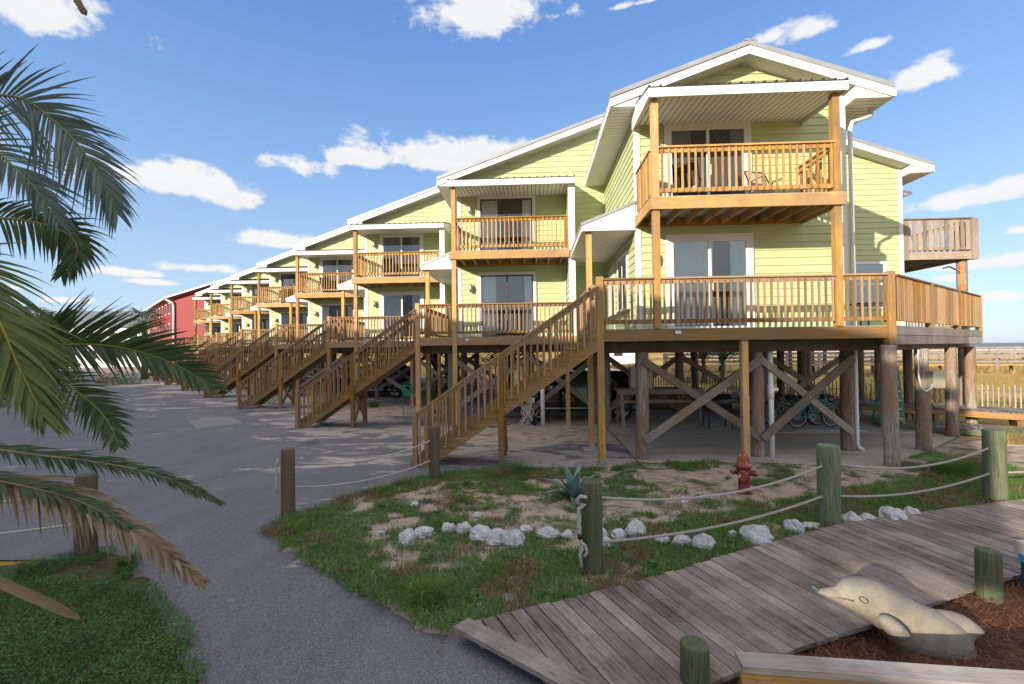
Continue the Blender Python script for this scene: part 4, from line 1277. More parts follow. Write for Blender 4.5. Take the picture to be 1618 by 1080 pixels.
# broad leaved weed clumps and a few taller seed stalks
for i in range(150):
    x, y = R(-3.4, 8.8), R(4.1, 9.6)
    if not inpoly(x, y, ISL): continue
    if fbm(x, y, 1.1) < -.25: continue
    r_ = R(.05, .16)
    for q in range(int(70 * r_ / .1)):
        a = R(0, 6.28); rr_ = r_ * sqrt(R(0, 1)); leaflet(mg, x + rr_ * cos(a), y + rr_ * sin(a), isl_h(x, y) + R(.01, .09) * (1.2 - rr_ / r_), R(.03, .055), R(.2, 1))
for i in range(900):
    x, y = R(-3.4, 8.8), R(4.1, 9.6)
    if not inpoly(x, y, ISL) or fbm(x, y, 1.1) < -.1: continue
    blade(md if R(0, 1) < .5 else m, x, y, isl_h(x, y), R(.12, .26), R(.0018, .003), R(.02, .12), R(0, 1))
tag(m.build('grass', 'grass_green'), 'short green grass growing on the sandy island', 'grass', kind='stuff')
tag(md.build('dry_grass', 'grass_dry'), 'dry reddish grass patches on the island', 'grass', kind='stuff')
tag(mg.build('weeds', 'bush_leaf'), 'low leafy weeds creeping over the island', 'weeds', kind='stuff')
ml = MB()
for i in range(16000):
    x, y = R(-5.5, 1.2), R(2.6, 9.6)
    d1, d2 = edist(x, y, ISL), edist(x, y, LAWN)
    if min(d1, d2) > .5 * R(0, 1) ** 1.6 or inpoly(x, y, ISL) or inpoly(x, y, LAWN) : continue
    a = R(0, 6.28); L_ = R(.012, .05); w = R(.001, .005); dx, dy = cos(a), sin(a); z = .006
    ml.poly([(x, y, z), (x + dx * L_ * .5 - dy * w, y + dy * L_ * .5 + dx * w, z + R(0, .006)), (x + dx * L_, y + dy * L_, z), (x + dx * L_ * .5 + dy * w, y + dy * L_ * .5 - dx * w, z + R(0, .006))], R(0, 1))
tag(ml.build('leaf_litter', 'pine_needles'), 'dead leaves and needles blown along the asphalt edges', 'litter', kind='stuff')
m = MB()
for i in range(110000):
    x, y = R(-8, -2.3), R(1.8, 5.7)
    if not inpoly(x, y, LAWN) and edist(x, y, LAWN) > .10 + .10 * fbm(x, y, 3): continue
    if y > 4.6 and fbm(x, y, 2.2) > .18: continue
    d_ = fbm(x, y, 1.4)
    if R(0, 1) < .75: leaflet(m, x, y, .04 + R(.0, .07 + .03 * d_), R(.014, .03), R(0, .5) + d_ * .5)
    else: blade(m, x, y, .03, R(.04, .1), R(.002, .003), R(.01, .05), R(0, 1))
tag(m.build('lawn', 'grass_dark'), 'dark green clover lawn in the lower left corner', 'lawn', kind='stuff')

def tuft(x, y, n, h, spread, mat, lab, z=.02, wid=.004, name='grass_tuft', cat='grass tuft', group=None, lean=1.0):
    m = MB()
    for i in range(n):
        a = R(0, 6.28); r = spread * sqrt(R(0, 1)) * .45; hh = h * R(.55, 1.05)
        L_ = hh * R(.25, .9) * lean; k = 4; prev = None
        dx, dy = cos(a), sin(a); bx_, by_ = r * dx, r * dy; w = wid * R(.7, 1.2); tt = R(0, 1)
        for q in range(k + 1):
            t = q / k; px_ = bx_ + dx * L_ * t * t; py_ = by_ + dy * L_ * t * t; pz = hh * (t - .38 * t * t * lean)
            ww = w * (1 - t * .92); cur = ((px_ - dy * ww, py_ + dx * ww, pz), (px_ + dy * ww, py_ - dx * ww, pz))
            if prev: m.poly([prev[0], prev[1], cur[1], cur[0]], tt)
            prev = cur
    return tag(m.build(name, mat, None, (x, y, z)), lab, cat, group)
def pxt(px_, py_, *a, **k): p = at_z(px_, py_, .03); return tuft(p.x, p.y, *a, **k)
pxt(675, 948, 420, .32, .34, 'grass_green', 'spiky bright green grass tuft at the asphalt edge of the island')
pxt(470, 838, 300, .20, .38, 'grass_green', 'green grass tuft at the foot of the island tip bollard')
pxt(600, 778, 260, .20, .5, 'palm_leaf_pale', 'pale green runner grass beside the rope on the island edge')
pxt(640, 765, 220, .22, .45, 'palm_leaf_pale', 'pale green grass at the asphalt edge near the stair foot')
pxt(815, 745, 520, .30, .75, 'grass_dark', 'dark bushy grass clump beside the middle stair support')
pxt(790, 752, 240, .25, .5, 'grass_dry', 'dry brown clump beside the dark bushy grass')
pxt(1500, 748, 900, .55, .62, 'grass_green', 'tall arching olive grass clump beside the right bollard')
pxt(1525, 740, 420, .5, .5, 'grass_dry', 'dry straw coloured clump beside the olive arching grass')
pxt(1590, 700, 500, .5, .7, 'dune_grass_gold', 'sunlit golden grass clump behind the right bollard')
pxt(1600, 690, 400, .55, .8, 'dune_grass_green', 'sunlit yellow green dune grass at the right edge')
pxt(200, 895, 130, .30, .16, 'palm_leaf_pale', 'bright green seedling tuft by the left bollard', wid=.006)
pxt(48, 905, 130, .30, .2, 'palm_leaf_pale', 'bright green seedling tuft at the left picture edge', wid=.006)
pxt(592, 642, 160, .42, .4, 'bush_leaf', 'small green strap leaved plant beneath the second stair', wid=.014, name='strap_plant', cat='plant')
pxt(1570, 722, 300, .3, .5, 'grass_dry', 'low dry grass in front of the dune boardwalk')
# yellow flowers
m = MB(); p = at_z(762, 800, .03)
for i in range(26): leaflet(m, R(-.25, .25), R(-.2, .2), R(.08, .18), .03, 1)
tag(m.build('yellow_flowers', 'yellow_plastic', None, p), 'tiny yellow flowers among weeds on the island', 'flowers')

# pine straw
m = MB()
for i in range(24000):
    x, y = R(1.0, 8.2), R(2.4, 6.0)
    if not inpoly(x, y - .0, BED) or y > 3.15 + (x - 1.0) * .47 + .12: continue
    a = R(0, 6.28); L_ = R(.07, .17); z = R(.02, .075); w = .002
    dx, dy = cos(a), sin(a); bnd = R(-.03, .03)
    A = Vector((x, y, z)); Mm = Vector((x + dx * L_ / 2 - dy * bnd, y + dy * L_ / 2 + dx * bnd, z + R(0, .03))); B = Vector((x + dx * L_, y + dy * L_, z + R(-.01, .03)))
    sd_ = Vector((-dy * w, dx * w, 0)); tt = R(0, 1)
    m.poly([A - sd_, A + sd_, Mm + sd_, Mm - sd_], tt); m.poly([Mm - sd_, Mm + sd_, B + sd_, B - sd_], tt)
tag(m.build('pine_straw', 'pine_needles'), 'brown pine straw mulch around the dolphin', 'mulch', kind='stuff')

# dune grass
m, mg = MB(), MB()
for i in range(70000):
    s = 23 + 45 * R(0, 1) ** 1.5; t = R(-1, 1) * (18 + s * .9)
    x, y = (s + t) * .7071, (s - t) * .7071
    if y < 8 or x < -12: continue
    if y > 21 + (-x) * .95 and x < 3 and y < 60 and x < -2: continue
    if fbm(x, y, .35) < -.12: continue
    z = dune_h(x, y) - .02
    g_ = (fbm(x, y, .2) > .1) or s < 27
    blade(mg if g_ and R(0, 1) < .75 else m, x, y, z, R(.2, .5), R(.006, .012) * (1 + s / 60), R(.05, .35), R(0, 1))
tag(m.build('dune_grass', 'dune_grass_gold'), 'golden dune grass behind the houses', 'grass', kind='stuff')
tag(mg.build('green_dune_grass', 'dune_grass_green'), 'greener dune grass on the near dune side', 'grass', kind='stuff')

# ------------------------------------------------------------------ hydrant
p = at_z(1176, 780, .03)
H = empty('fire_hydrant', (p.x, p.y, .02), 'rusty red fire hydrant with flaking white cap on the island', 'hydrant'); H.scale = (.87, .87, .87)
m = MB(); m.lathe((0, 0, 0), [(.15, -.02), (.15, .04), (.105, .05), (.10, .30), (.125, .42), (.125, .50), (.10, .52)], 20); m.build('barrel', 'hydrant_red', H)
m = MB(); m.lathe((0, 0, 0), [(.15, .52), (.16, .56), (.13, .58), (.115, .66), (.09, .74), (.05, .77), (.05, .79), (.025, .80), (.025, .85)], 20); m.build('bonnet', 'hydrant_rust', H)
m = MB(); d = Vector((-.45, -.89, 0)).normalized()
m.tube([d * .08 + Vector((0, 0, .40)), d * .18 + Vector((0, 0, .40)), d * .18 + Vector((0, 0, .40)), d * .235 + Vector((0, 0, .40))], [.075, .075, .095, .09], 18); m.build('pumper_cap', 'hydrant_rust', H)
m = MB()
for sg in (-1, 1):
    e = Vector((-d.y, d.x, 0)) * sg
    m.tube([e * .08 + Vector((0, 0, .42)), e * .17 + Vector((0, 0, .42)), e * .17 + Vector((0, 0, .42)), e * .21 + Vector((0, 0, .42)), e * .235 + Vector((0, 0, .42))], [.05, .05, .062, .058, .02], 14)
m.build('hose_cap', 'hydrant_rust', H)

# ------------------------------------------------------------------ agave
def agave(x, y, s, lab):
    m = MB(); n = 17
    for i in range(n):
        a = i * 2.4 + R(-.2, .2); inner = i / n
        el_ = radians(88 - 62 * inner ** .8) if i else radians(88)
        L_ = s * R(.75, 1.0) * (1 - .15 * inner); W_ = .055 * s / .6
        d_ = Vector((cos(a), sin(a), 0)); k = 8; prev = None
        sd_ = Vector((-sin(a), cos(a), 0))
        pos = d_ * .04; e = el_
        for q in range(k + 1):
            t = q / k; w = W_ * (0.75 + .55 * sin(pi * min(1, t * 1.1)) - .75 * t) if t < 1 else .002
            w = max(w, .002); up_ = Vector((0, 0, 1)) * cos(e) - d_ * sin(e)
            cur = (pos - sd_ * w + up_ * w * .35, pos - up_ * w * .12, pos + sd_ * w + up_ * w * .35)
            if prev:
                b = len(m.v); m.v.extend([tuple(v_) for v_ in prev + cur]); tt = R(0, 1)
                m.face((b, b + 1, b + 4, b + 3), None, tt, True); m.face((b + 1, b + 2, b + 5, b + 4), None, tt, True)
            prev = cur
            pos = pos + (d_ * cos(e) + Vector((0, 0, sin(e)))) * L_ / k
            e -= radians(2 + 9 * inner) * (1 if i % 5 else 2.0)
    tag(m.build('agave', 'agave_leaf', None, (x, y, .03)), lab, 'agave')
p = at_z(906, 786, .03); agave(p.x, p.y, .72, 'blue green agave with upright leaves behind the mossy bollard')

# ------------------------------------------------------------------ dolphin
def dolphin():
    Y0_ = 3.95
    prof = [  # px top (x,y), px bottom (x,y)
        ((1290, 933), (1291, 937)), ((1300, 929.5), (1305, 943)), ((1314, 928), (1320, 951)), ((1323, 927), (1331, 957)), ((1327, 921), (1338, 961)), ((1334, 914), (1350, 968)), ((1352, 911), (1366, 977)),
        ((1372, 912), (1381, 988)), ((1392, 918), (1395, 1000)), ((1415, 931), (1404, 1012)), ((1438, 945), (1413, 1024)), ((1462, 957), (1424, 1035)), ((1488, 965), (1434, 1046)), ((1518, 982), (1441, 1058)), ((1532, 1008), (1447, 1075)), ((1534, 1035), (1450, 1092)), ((1536, 1098), (1452, 1100))]
    E = empty('dolphin_statue', (3.15, 3.95, 0), 'cast stone dolphin statue leaping out of the pine straw', 'statue')
    m = MB(); n = 22
    L = []
    for i, (a, b) in enumerate(prof):
        A = at_y(a[0], a[1], Y0_); B = at_y(b[0], b[1], Y0_)
        c = (A + B) / 2 - Vector((3.15, 3.95, 0)); hv = (A - B) / 2
        k = .95 if i < 3 else .72
        for j in range(n):
            th = 2 * pi * j / n
            m.v.append(tuple(c + hv * cos(th) + Vector((0, 1, 0)) * hv.length * k * sin(th)))
    for i in range(len(prof) - 1):
        for j in range(n):
            j2 = (j + 1) % n; m.face((i * n + j, i * n + j2, (i + 1) * n + j2, (i + 1) * n + j), None, .5, True)
    m.face(range(n), None); m.face([(len(prof) - 1) * n + j for j in range(n)][::-1], None)
    # dorsal fin: tapered plate
    def plate(pts, th_, off, ax_=Vector((0, 1, 0)), tilt=Vector((0, 0, 0))):
        c = Vector((0, 0, 0))
        P = [at_y(p_[0], p_[1], Y0_) - Vector((3.15, 3.95, 0)) for p_ in pts]
        for q in P: c += q / len(P)
        b = len(m.v); nn = len(P)
        edge = [q + off + tilt * (i / nn) for i, q in enumerate(P)]
        inner = [c + (q - c) * .62 + off for q in P]
        m.v.extend([tuple(q) for q in edge]); m.v.extend([tuple(q - ax_ * th_) for q in inner]); m.v.extend([tuple(q + ax_ * th_) for q in inner])
        for i in range(nn):
            i2 = (i + 1) % nn
            m.face((b + i, b + i2, b + nn + i2, b + nn + i), None, .5, True); m.face((b + i2, b + i, b + 2 * nn + i, b + 2 * nn + i2), None, .5, True)
        m.face([b + nn + i for i in range(nn)], None, .5, True); m.face([b + 2 * nn + i for i in range(nn)][::-1], None, .5, True)
    plate([(1455, 957), (1485, 960), (1508, 963), (1530, 971), (1545, 983), (1554, 991), (1558, 997), (1548, 997), (1538, 1001), (1532, 1012), (1528, 1035), (1500, 1040), (1475, 1000)], .09, Vector((0, 0, 0)))
    body = m.build('body', 'cast_stone', E)
    ms = body.modifiers.new('smooth', 'SUBSURF'); ms.levels = 1; ms.render_levels = 2
    m = MB()
    plate_pts = [(1396, 978), (1410, 975), (1428, 985), (1442, 1000), (1447, 1010), (1440, 1014), (1430, 1019), (1418, 1016), (1404, 1004), (1396, 990)]
    P = [at_y(q[0], q[1], Y0_ - .27) - Vector((3.15, 3.95, 0)) for q in plate_pts]
    c = sum(P, Vector()) / len(P); nn = len(P)
    m.v.extend([tuple(q + Vector((0, .05, 0))) for q in P]); m.v.extend([tuple(c + (q - c) * .7 + Vector((0, -.03, 0))) for q in P]); m.v.extend([tuple(c + (q - c) * .8 + Vector((0, .12, 0))) for q in P])
    for i in range(nn):
        i2 = (i + 1) % nn
        m.face((i, i2, nn + i2, nn + i), None, .5, True); m.face((i2, i, 2 * nn + i, 2 * nn + i2), None, .5, True)
    m.face([nn + i for i in range(nn)], None, .5, True); m.face([2 * nn + i for i in range(nn)][::-1], None, .5, True)
    o_ = m.build('flipper', 'cast_stone', E); ms = o_.modifiers.new('smooth', 'SUBSURF'); ms.levels = 1; ms.render_levels = 2
    # mouth line and eye: thin dark grooves hugging the near side of the head
    def surf(px_, py_):
        # nearest ring interpolation for the near-side depth
        best = None
        for (a, b) in prof[:-1]:
            cx, cy = (a[0] + b[0]) / 2, (a[1] + b[1]) / 2; hx, hy = (a[0] - b[0]) / 2, (a[1] - b[1]) / 2; hl = sqrt(hx * hx + hy * hy)
            t = ((px_ - cx) * hx + (py_ - cy) * hy) / (hl * hl); lat = abs(-(px_ - cx) * hy + (py_ - cy) * hx) / hl
            if best is None or lat < best[0]: best = (lat, t, hl)
        t = max(-.98, min(.98, best[1])); dep = best[2] / F * Y0_ * .83 * sqrt(1 - t * t)
        q = at_y(px_, py_, Y0_); d_ = (q - Vector((0, 0, ZC))).normalized()
        return q - d_ * (dep * 1.02 + .004) - Vector((3.15, 3.95, 0))
    m = MB()
    m.tube([surf(x_, y_) for (x_, y_) in ((1296, 937), (1308, 940), (1320, 943), (1334, 946), (1350, 949.5))], .0055, 6)
    ring = [surf(1364.5 + 7 * cos(t_) + 1.5 * sin(t_), 948 + 4.5 * sin(t_) + 2.5 * cos(t_)) for t_ in [i * pi / 8 for i in range(17)]]
    m.tube(ring, .0042, 6)
    m.build('eye_and_mouth_groove', 'stone_groove', E)
    m = MB(); m.tube([at_y(1283, 926, Y0_) - Vector((3.15, 3.95, 0)), at_y(1290, 931, Y0_) - Vector((3.15, 3.95, 0)), at_y(1300, 937, Y0_) - Vector((3.15, 3.95, 0))], [.008, .010, .012], 8)
    m.build('exposed_rod', 'blue_grey', E)
dolphin()

# low rail in the foreground
A = at_z(1168, 1042, .5); B = at_z(1700, 1079, .5)
RL = empty('low_rail', (A.x, A.y, 0), 'sunlit flat board rail on short posts at the bottom right', 'rail')
d_ = (B - A); d_.z = 0; u_ = d_.normalized(); nv = Vector((-u_.y, u_.x, 0))
m = MB(); m.obox(Vector((0, 0, .465)) - nv * .07, d_, nv * .145, (0, 0, .04)); m.build('top_board', 'grey_wood', RL)
m = MB(); m.obox(Vector((0, 0, .36)) - nv * .05, d_, nv * .04, (0, 0, .10)); m.build('side_board', 'treated_wood', RL)
for t in (.22, 1.5, 2.6):
    m = MB(); q = u_ * t; post(m, q.x, q.y, -.1, .46, .09); m.build('rail_post', 'deck_wood', RL)
# blue box at right edge
p = at_z(1640, 960, .0)
E = empty('planter_box', (p.x + .32, p.y + .1, 0), 'blue painted box cropped by the right edge beside the boardwalk', 'box')
m = MB(); m.box(-.16, .3, -.2, .2, 0, .30); m.build('box_body', 'navy_paint', E)
m = MB(); m.box(-.17, .31, -.21, .21, .302, .38); m.build('box_band', 'blue_paint', E)
m = MB(); m.box(-.19, .33, -.23, .23, .382, .50); m.build('box_lid', 'beige_cloth', E)

# ------------------------------------------------------------------ things under and on the houses
def wheel(parent, c, axis, r, w=.2):
    m = MB(); m.torus(c, axis, r - .06, .075, 28, 10); t = m.build('wheel', 'rubber', parent)
    m = MB(); c = Vector(c); ax = Vector(axis).normalized(); x = Vector((0, 0, 1)); y = ax.cross(x)
    m.torus(c, axis, r - .125, .022, 28, 8)
    for i in range(5):
        a = 2 * pi * i / 5
        for da in (-.13, .13):
            m.beam(c + (x * cos(a) + y * sin(a)) * .05, c + (x * cos(a + da) + y * sin(a + da)) * (r - .12), .035, .03, up=ax)
    m.tube([c - ax * .02, c + ax * .03], .06, 12)
    m.build('rim', 'chrome', t)
def car(x, y, rz, lab):
    E = empty('parked_car', (x, y, 0), lab, 'car', rz=rz)
    prof = [(-2.35, .45), (-2.4, .75), (-2.3, 1.0), (-1.3, 1.08), (-.75, 1.62), (.2, 1.72), (1.5, 1.68), (2.15, 1.1), (2.32, 1.0), (2.36, .5), (2.2, .32), (-2.2, .32)]
    m = MB(); n = len(prof); ys = [(-.94, .9), (-.97, 1.0), (.97, 1.0), (.94, .9)]
    rings = []
    for (yy, k) in ((-.93, 0), (-.96, 1), (.96, 1), (.93, 0)):
        ring = []
        for (px_, pz) in prof:
            tuck = .16 * max(0, (pz - 1.0)) / .7; y2 = yy * (1 - tuck)
            ring.append((px_ * (.985 if not k else 1), y2, .32 + (pz - .32) * (.985 if not k else 1)))
        rings.append(ring)
    for rg in rings: m.v.extend(rg)
    for i in range(3):
        for j in range(n):
            j2 = (j + 1) % n; m.face((i * n + j, i * n + j2, (i + 1) * n + j2, (i + 1) * n + j), None, .5)
    m.face(list(range(n))[::-1]); m.face([3 * n + j for j in range(n)])
    m.build('car_body', 'black_car_paint', E)
    m = MB()
    for sg in (-1, 1):
        P = [(-1.1, 1.10), (-.66, 1.54), (.3, 1.62), (1.35, 1.58), (1.9, 1.12)]
        m.poly([(q[0], sg * (.945 * (1 - .16 * (q[1] - 1) / .7) + .035), q[1]) for q in (P if sg < 0 else P[::-1])])
    m.build('side_windows', 'glass', E)
    m = MB(); m.box(-1.2, 1.2, -1.0, -.965, .42, .46); m.box(-2.42, -2.36, -.7, .7, .55, .75); m.build('chrome_trim', 'chrome', E)
    m = MB(); m.box(-2.43, -2.33, -.9, -.55, .72, .9); m.build('headlight', 'galvanised', E)
    for (wx, wy) in ((-1.42, -.9), (1.42, -.9), (-1.42, .9), (1.42, .9)): wheel(E, (wx, wy, .36), (0, -1 if wy < 0 else 1, 0), .36)
car(1.55, 16.6, radians(2), 'black car parked beneath the second house, nose towards the drive')
car(-8.6, 24.2, radians(0), 'black car parked beneath the fourth house')
# hose reel
p = at_z(835, 672, 0)
E = empty('hose_reel', (p.x, p.y, 0), 'grey plastic hose reel cart standing on the sand behind the nearest stair', 'hose reel', rz=.3)
m = MB(); m.torus((0, 0, .42), (0, 1, 0), .17, .018); m.torus((0, .22, .42), (0, 1, 0), .17, .018)
for yy in (0, .22): m.beam((-.25, yy, .03), (0, yy, .42), .04, .04, up=(0, 1, 0)); m.beam((.18, yy, .06), (0, yy, .42), .04, .04, up=(0, 1, 0)); m.beam((0, yy, .42), (.16, yy, .8), .04, .05, up=(0, 1, 0))
m.box(.08, .22, -.02, .24, .72, .88); m.tube([(0, -.03, .42), (0, .26, .42)], .06, 12); m.tube([(-.25, 0, .03), (-.25, .22, .03)], .02, 8); m.build('reel_frame', 'grey_plastic', E)
m = MB()
for sg in (-.03, .25): m.tube([(.2, sg - .02, .1), (.2, sg + .02, .1)], .1, 16)
m.build('cart_wheel', 'rubber', E)
m = MB(); m.tube([(-.1, .1, .4), (-.35, .1, .1), (-.8, .2, .02), (-1.3, .1, .02), (-1.7, .3, .02)], .012, 6); m.build('hose', 'black_paint', E)
# green hose coil on a post of house two
m = MB(); c = at_y(645, 615, 15.3)
pts = []
for i in range(90):
    a = i * .38; r = .17 + .05 * sin(i * .21); pts.append((c.x + r * cos(a) * .9, c.y - .05 - .0008 * i, c.z + r * 1.15 * sin(a)))
pts += [(c.x - .2, c.y, c.z - .4), (c.x - .16, c.y, c.z - .9), (c.x - .05, c.y - .1, .03), (c.x + .4, c.y - .1, .03)]
m.tube(pts, .014, 6, tint=.5); tag(m.build('garden_hose', 'hose_green'), 'coiled green garden hose hanging beneath the second house', 'hose')
# picnic table
p = at_z(1010, 680, 0)
E = empty('workbench', (3.95, 14.75, .02), 'tall weathered wooden workbench under the end house', 'table', rz=.03)
m = MB()
for i in range(5): m.box(-1.35, 1.35, -.37 + i * .15, -.37 + i * .15 + .14, 1.12, 1.16)
m.box(-1.35, 1.35, -.40, -.375, 1.0, 1.155); m.build('tabletop', 'aged_wood', E)
for sx_ in (-1.2, 1.2):
    m = MB(); m.beam((sx_, -.45, 0), (sx_, -.25, 1.1), .04, .1, up=(1, 0, 0)); m.beam((sx_, .45, 0), (sx_, .25, 1.1), .04, .1, up=(1, 0, 0)); m.beam((sx_, 0, .6), (sx_ * .55, 0, 1.08), .08, .04, up=(0, 1, 0)); m.build('table_leg', 'aged_wood', E)
m = MB(); m.box(-1.3, 1.3, -.34, -.30, .72, .81); m.build('stretcher', 'aged_wood', E)
# space heater box on table
E = empty('cooler_box', (3.35, 14.7, 1.185), 'grey slatted box with coloured stripes standing on the workbench', 'box')
m = MB(); m.box(-.28, .4, -.2, .2, 0, .68); m.build('case', 'beige_box', E)
m = MB()
for i in range(9): m.box(-.1 + i * .05, -.07 + i * .05, -.215, -.201, .08, .60)
m.build('grille', 'stripe_cream', E)
# grill
E = empty('barbecue_grill', (5.55, 14.1, .02), 'black barbecue grill on legs behind the crossed braces', 'grill')
m = MB(); m.tube([(-.35, 0, .78), (.35, 0, .78)], .24, 16); m.build('drum', 'black_paint', E)
for sx_ in (-.3, .3):
    for sy_ in (-.2, .2): m = MB(); m.tube([(sx_, sy_, .7), (sx_ * 1.15, sy_ * 1.2, 0)], .018, 8); m.build('leg', 'black_paint', E)
m = MB(); m.box(-.65, -.36, -.2, .2, .8, .83); m.box(.36, .65, -.2, .2, .8, .83); m.beam((-.34, -.2, .25), (.34, -.2, .25), .02, .02); m.build('side_shelf', 'dark_metal', E)
# step ladder
lp = at_z(1430, 676, .02)
E = empty('step_ladder', (10.60, 14.0, .03), 'green step ladder with yellow top and feet behind the pilings', 'ladder', rz=-.3)
m = MB()
for sg in (-1, 1):
    m.beam((sg * .28, -.02, 0), (sg * .17, .12, 1.75), .03, .07, up=(1, 0, 0)); m.beam((sg * .26, .75, 0), (sg * .16, .22, 1.72), .03, .04, up=(1, 0, 0))
m.build('rails', 'green_fibreglass', E)
for i in range(6):
    m = MB(); t = (i + 1) / 6.6; w_ = .28 - .11 * t; m.box(-w_, w_, -.04 + .14 * t, .06 + .14 * t, 1.75 * t - .015, 1.75 * t + .02); m.build('step', 'galvanised', E)
m = MB(); m.box(-.21, .21, .05, .27, 1.74, 1.80); m.build('top_cap', 'yellow_plastic', E)
m = MB()
for sg in (-1, 1): m.tube([(sg * .28, -.03, .0), (sg * .26, -.02, .16), (sg * .12, 0, .28), (0, .0, .30)], .022, 8)
m.build('foot_brace', 'yellow_plastic', E)
# bikes
def bike(x, y, rz, frame, lab):
    E = empty('bicycle', (x, y, .03), lab, 'bicycle', 'beach cruiser bicycles parked under the end house', rz=rz)
    for wx in (-.55, .55):
        m = MB(); m.torus((wx, 0, .33), (0, 1, 0), .31, .025, 32, 8); w_ = m.build('wheel', 'rubber', E)
        m = MB(); m.torus((wx, 0, .33), (0, 1, 0), .282, .012, 32, 6)
        for i in range(12):
            a = i * pi / 6; m.tube([(wx, 0, .33), (wx + .28 * cos(a), 0, .33 + .28 * sin(a))], .0025, 4)
        m.build('rim', 'galvanised', w_)
    m = MB(); r = .018
    m.tube([(-.55, 0, .33), (-.05, 0, .30)], r, 8); m.tube([(-.05, 0, .30), (-.2, 0, .78)], r, 8); m.tube([(-.55, 0, .33), (-.18, 0, .70)], .012, 8)
    m.tube([(-.05, 0, .30), (.15, 0, .48), (.40, 0, .78)], r, 8); m.tube([(-.18, 0, .68), (.1, 0, .76), (.38, 0, .84)], r, 8); m.tube([(.36, 0, .95), (.42, 0, .75), (.55, 0, .33)], r, 8)
    m.tube([(-.8, 0, .38), (-.72, 0, .62), (-.55, 0, .70), (-.3, 0, .64)], .02, 6); m.tube([(.3, 0, .62), (.5, 0, .7), (.72, 0, .62)], .02, 6)
    m.build('frame', frame, E)
    m = MB(); m.tube([(.36, 0, .95), (.34, 0, 1.05), (.28, .28, 1.08), (.1, .33, 1.05)], .012, 8); m.tube([(.34, 0, 1.05), (.28, -.28, 1.08), (.1, -.33, 1.05)], .012, 8); m.build('handlebar', 'chrome', E)
    m = MB(); m.tube([(-.42, 0, .86), (-.3, 0, .87), (-.15, 0, .87), (-.02, 0, .86)], [.06, .10, .06, .025], 10); m.tube([(-.2, 0, .75), (-.24, 0, .86)], .014, 6); m.build('saddle', 'rubber', E)
    m = MB(); m.torus((-.05, 0, .30), (0, 1, 0), .09, .012, 20, 6); m.tube([(-.05, -.08, .30), (-.18, -.08, .2)], .01, 6); m.tube([(-.05, .08, .30), (.08, .08, .4)], .01, 6); m.build('crank', 'galvanised', E)
bike(8.35, 14.0, .15, 'teal_paint', 'front teal beach cruiser bicycle under the end house')
bike(8.15, 14.45, .2, 'teal_paint', 'second teal bicycle, just behind the front one')
bike(7.95, 14.9, .25, 'black_paint', 'third bicycle, half hidden at the back of the teal ones')
bike(9.25, 14.5, .1, 'black_paint', 'black bicycle on the right of the group')
# boards on slab
m = MB(); A = at_z(1220, 683, .04); B = at_z(1455, 683, .04)
m.beam((A.x, A.y, .045), (B.x, B.y, .045), .09, .04); tag(m.build('timber_plank', 'grey_wood'), 'long grey plank lying on the concrete slab', 'plank')
m = MB(); A = at_z(1262, 682, .06); B = at_z(1375, 681, .06); m.beam((A.x, A.y + .12, .045), (B.x, B.y + .12, .045), .2, .03, up=(0, 0, 1)); tag(m.build('white_board', 'pvc_white'), 'white board lying beside the grey plank on the slab', 'board')
# electric box on piling
q = MB(); c = at_y(1478, 599, 10.85); q.box(c.x - .13, c.x + .13, c.y - .1, c.y + .05, c.z - .19, c.z + .19); bo = q.build('meter_box', 'beige_box'); tag(bo, 'beige electrical box fixed to a right piling', 'electrical box')
q = MB(); q.tube([at_y(1451, 552, 10.7), at_y(1451, 590, 10.7), at_y(1455, 612, 10.68), at_y(1464, 618, 10.68), at_y(1472, 612, 10.72), at_y(1473, 606, 10.78)], .014, 8); q.build('conduit', 'pvc_white', bo)
# balcony chairs
def chair(x, y, z, rz, lab, mat='beige_cloth', grp=None):
    E = empty('patio_chair', (x, y, z), lab, 'chair', grp, rz)
    m = MB(); m.box(-.24, .24, -.22, .22, .40, .43); m.build('seat', mat, E)
    m = MB(); m.obox((-.24, .21, .44), (.48, 0, 0), (0, .14, .48), (0, .02, -.006)); m.build('backrest', mat, E)
    m = MB()
    for sg in (-1, 1):
        m.tube([(sg * .27, -.25, 0), (sg * .27, -.22, .62), (sg * .27, .2, .63), (sg * .26, .36, .95)], .014, 8); m.tube([(sg * .27, .3, 0), (sg * .27, .1, .62)], .014, 8)
    m.tube([(-.26, .36, .95), (.26, .36, .95)], .014, 8); m.build('chair_frame', 'black_paint', E)
chair(3.6, 10.55, ZU, 2.6, 'dark framed patio chair left of the upper balcony door of the end house', 'black_paint')
chair(5.35, 10.6, ZU, -2.9 + 3.14, 'patio chair with beige sling back on the upper balcony of the end house')
chair(8.35, 13.2, ZD, .3, 'black patio chair on the corner deck beside the small window', 'black_paint')
for i, k in enumerate((3, 4, 5)):
    chair(PX0 + SX * (k - 1) + 1.2, PY0 + SY * (k - 1) + .9, ZU, 3.3, 'dark patio chair on the upper balcony of the %s townhouse' % ['third', 'fourth', 'fifth'][i], 'black_paint')
# patio table on corner deck
E = empty('patio_table', (8.95, 12.7, ZD), 'dark slatted patio table on the corner deck', 'table')
m = MB(); m.box(-.4, .4, -.4, .4, .68, .71); m.build('tabletop', 'black_paint', E)
for sx_ in (-.35, .35):
    for sy_ in (-.35, .35): m = MB(); m.tube([(sx_, sy_, 0), (sx_, sy_, .68)], .018, 8); m.build('leg', 'black_paint', E)

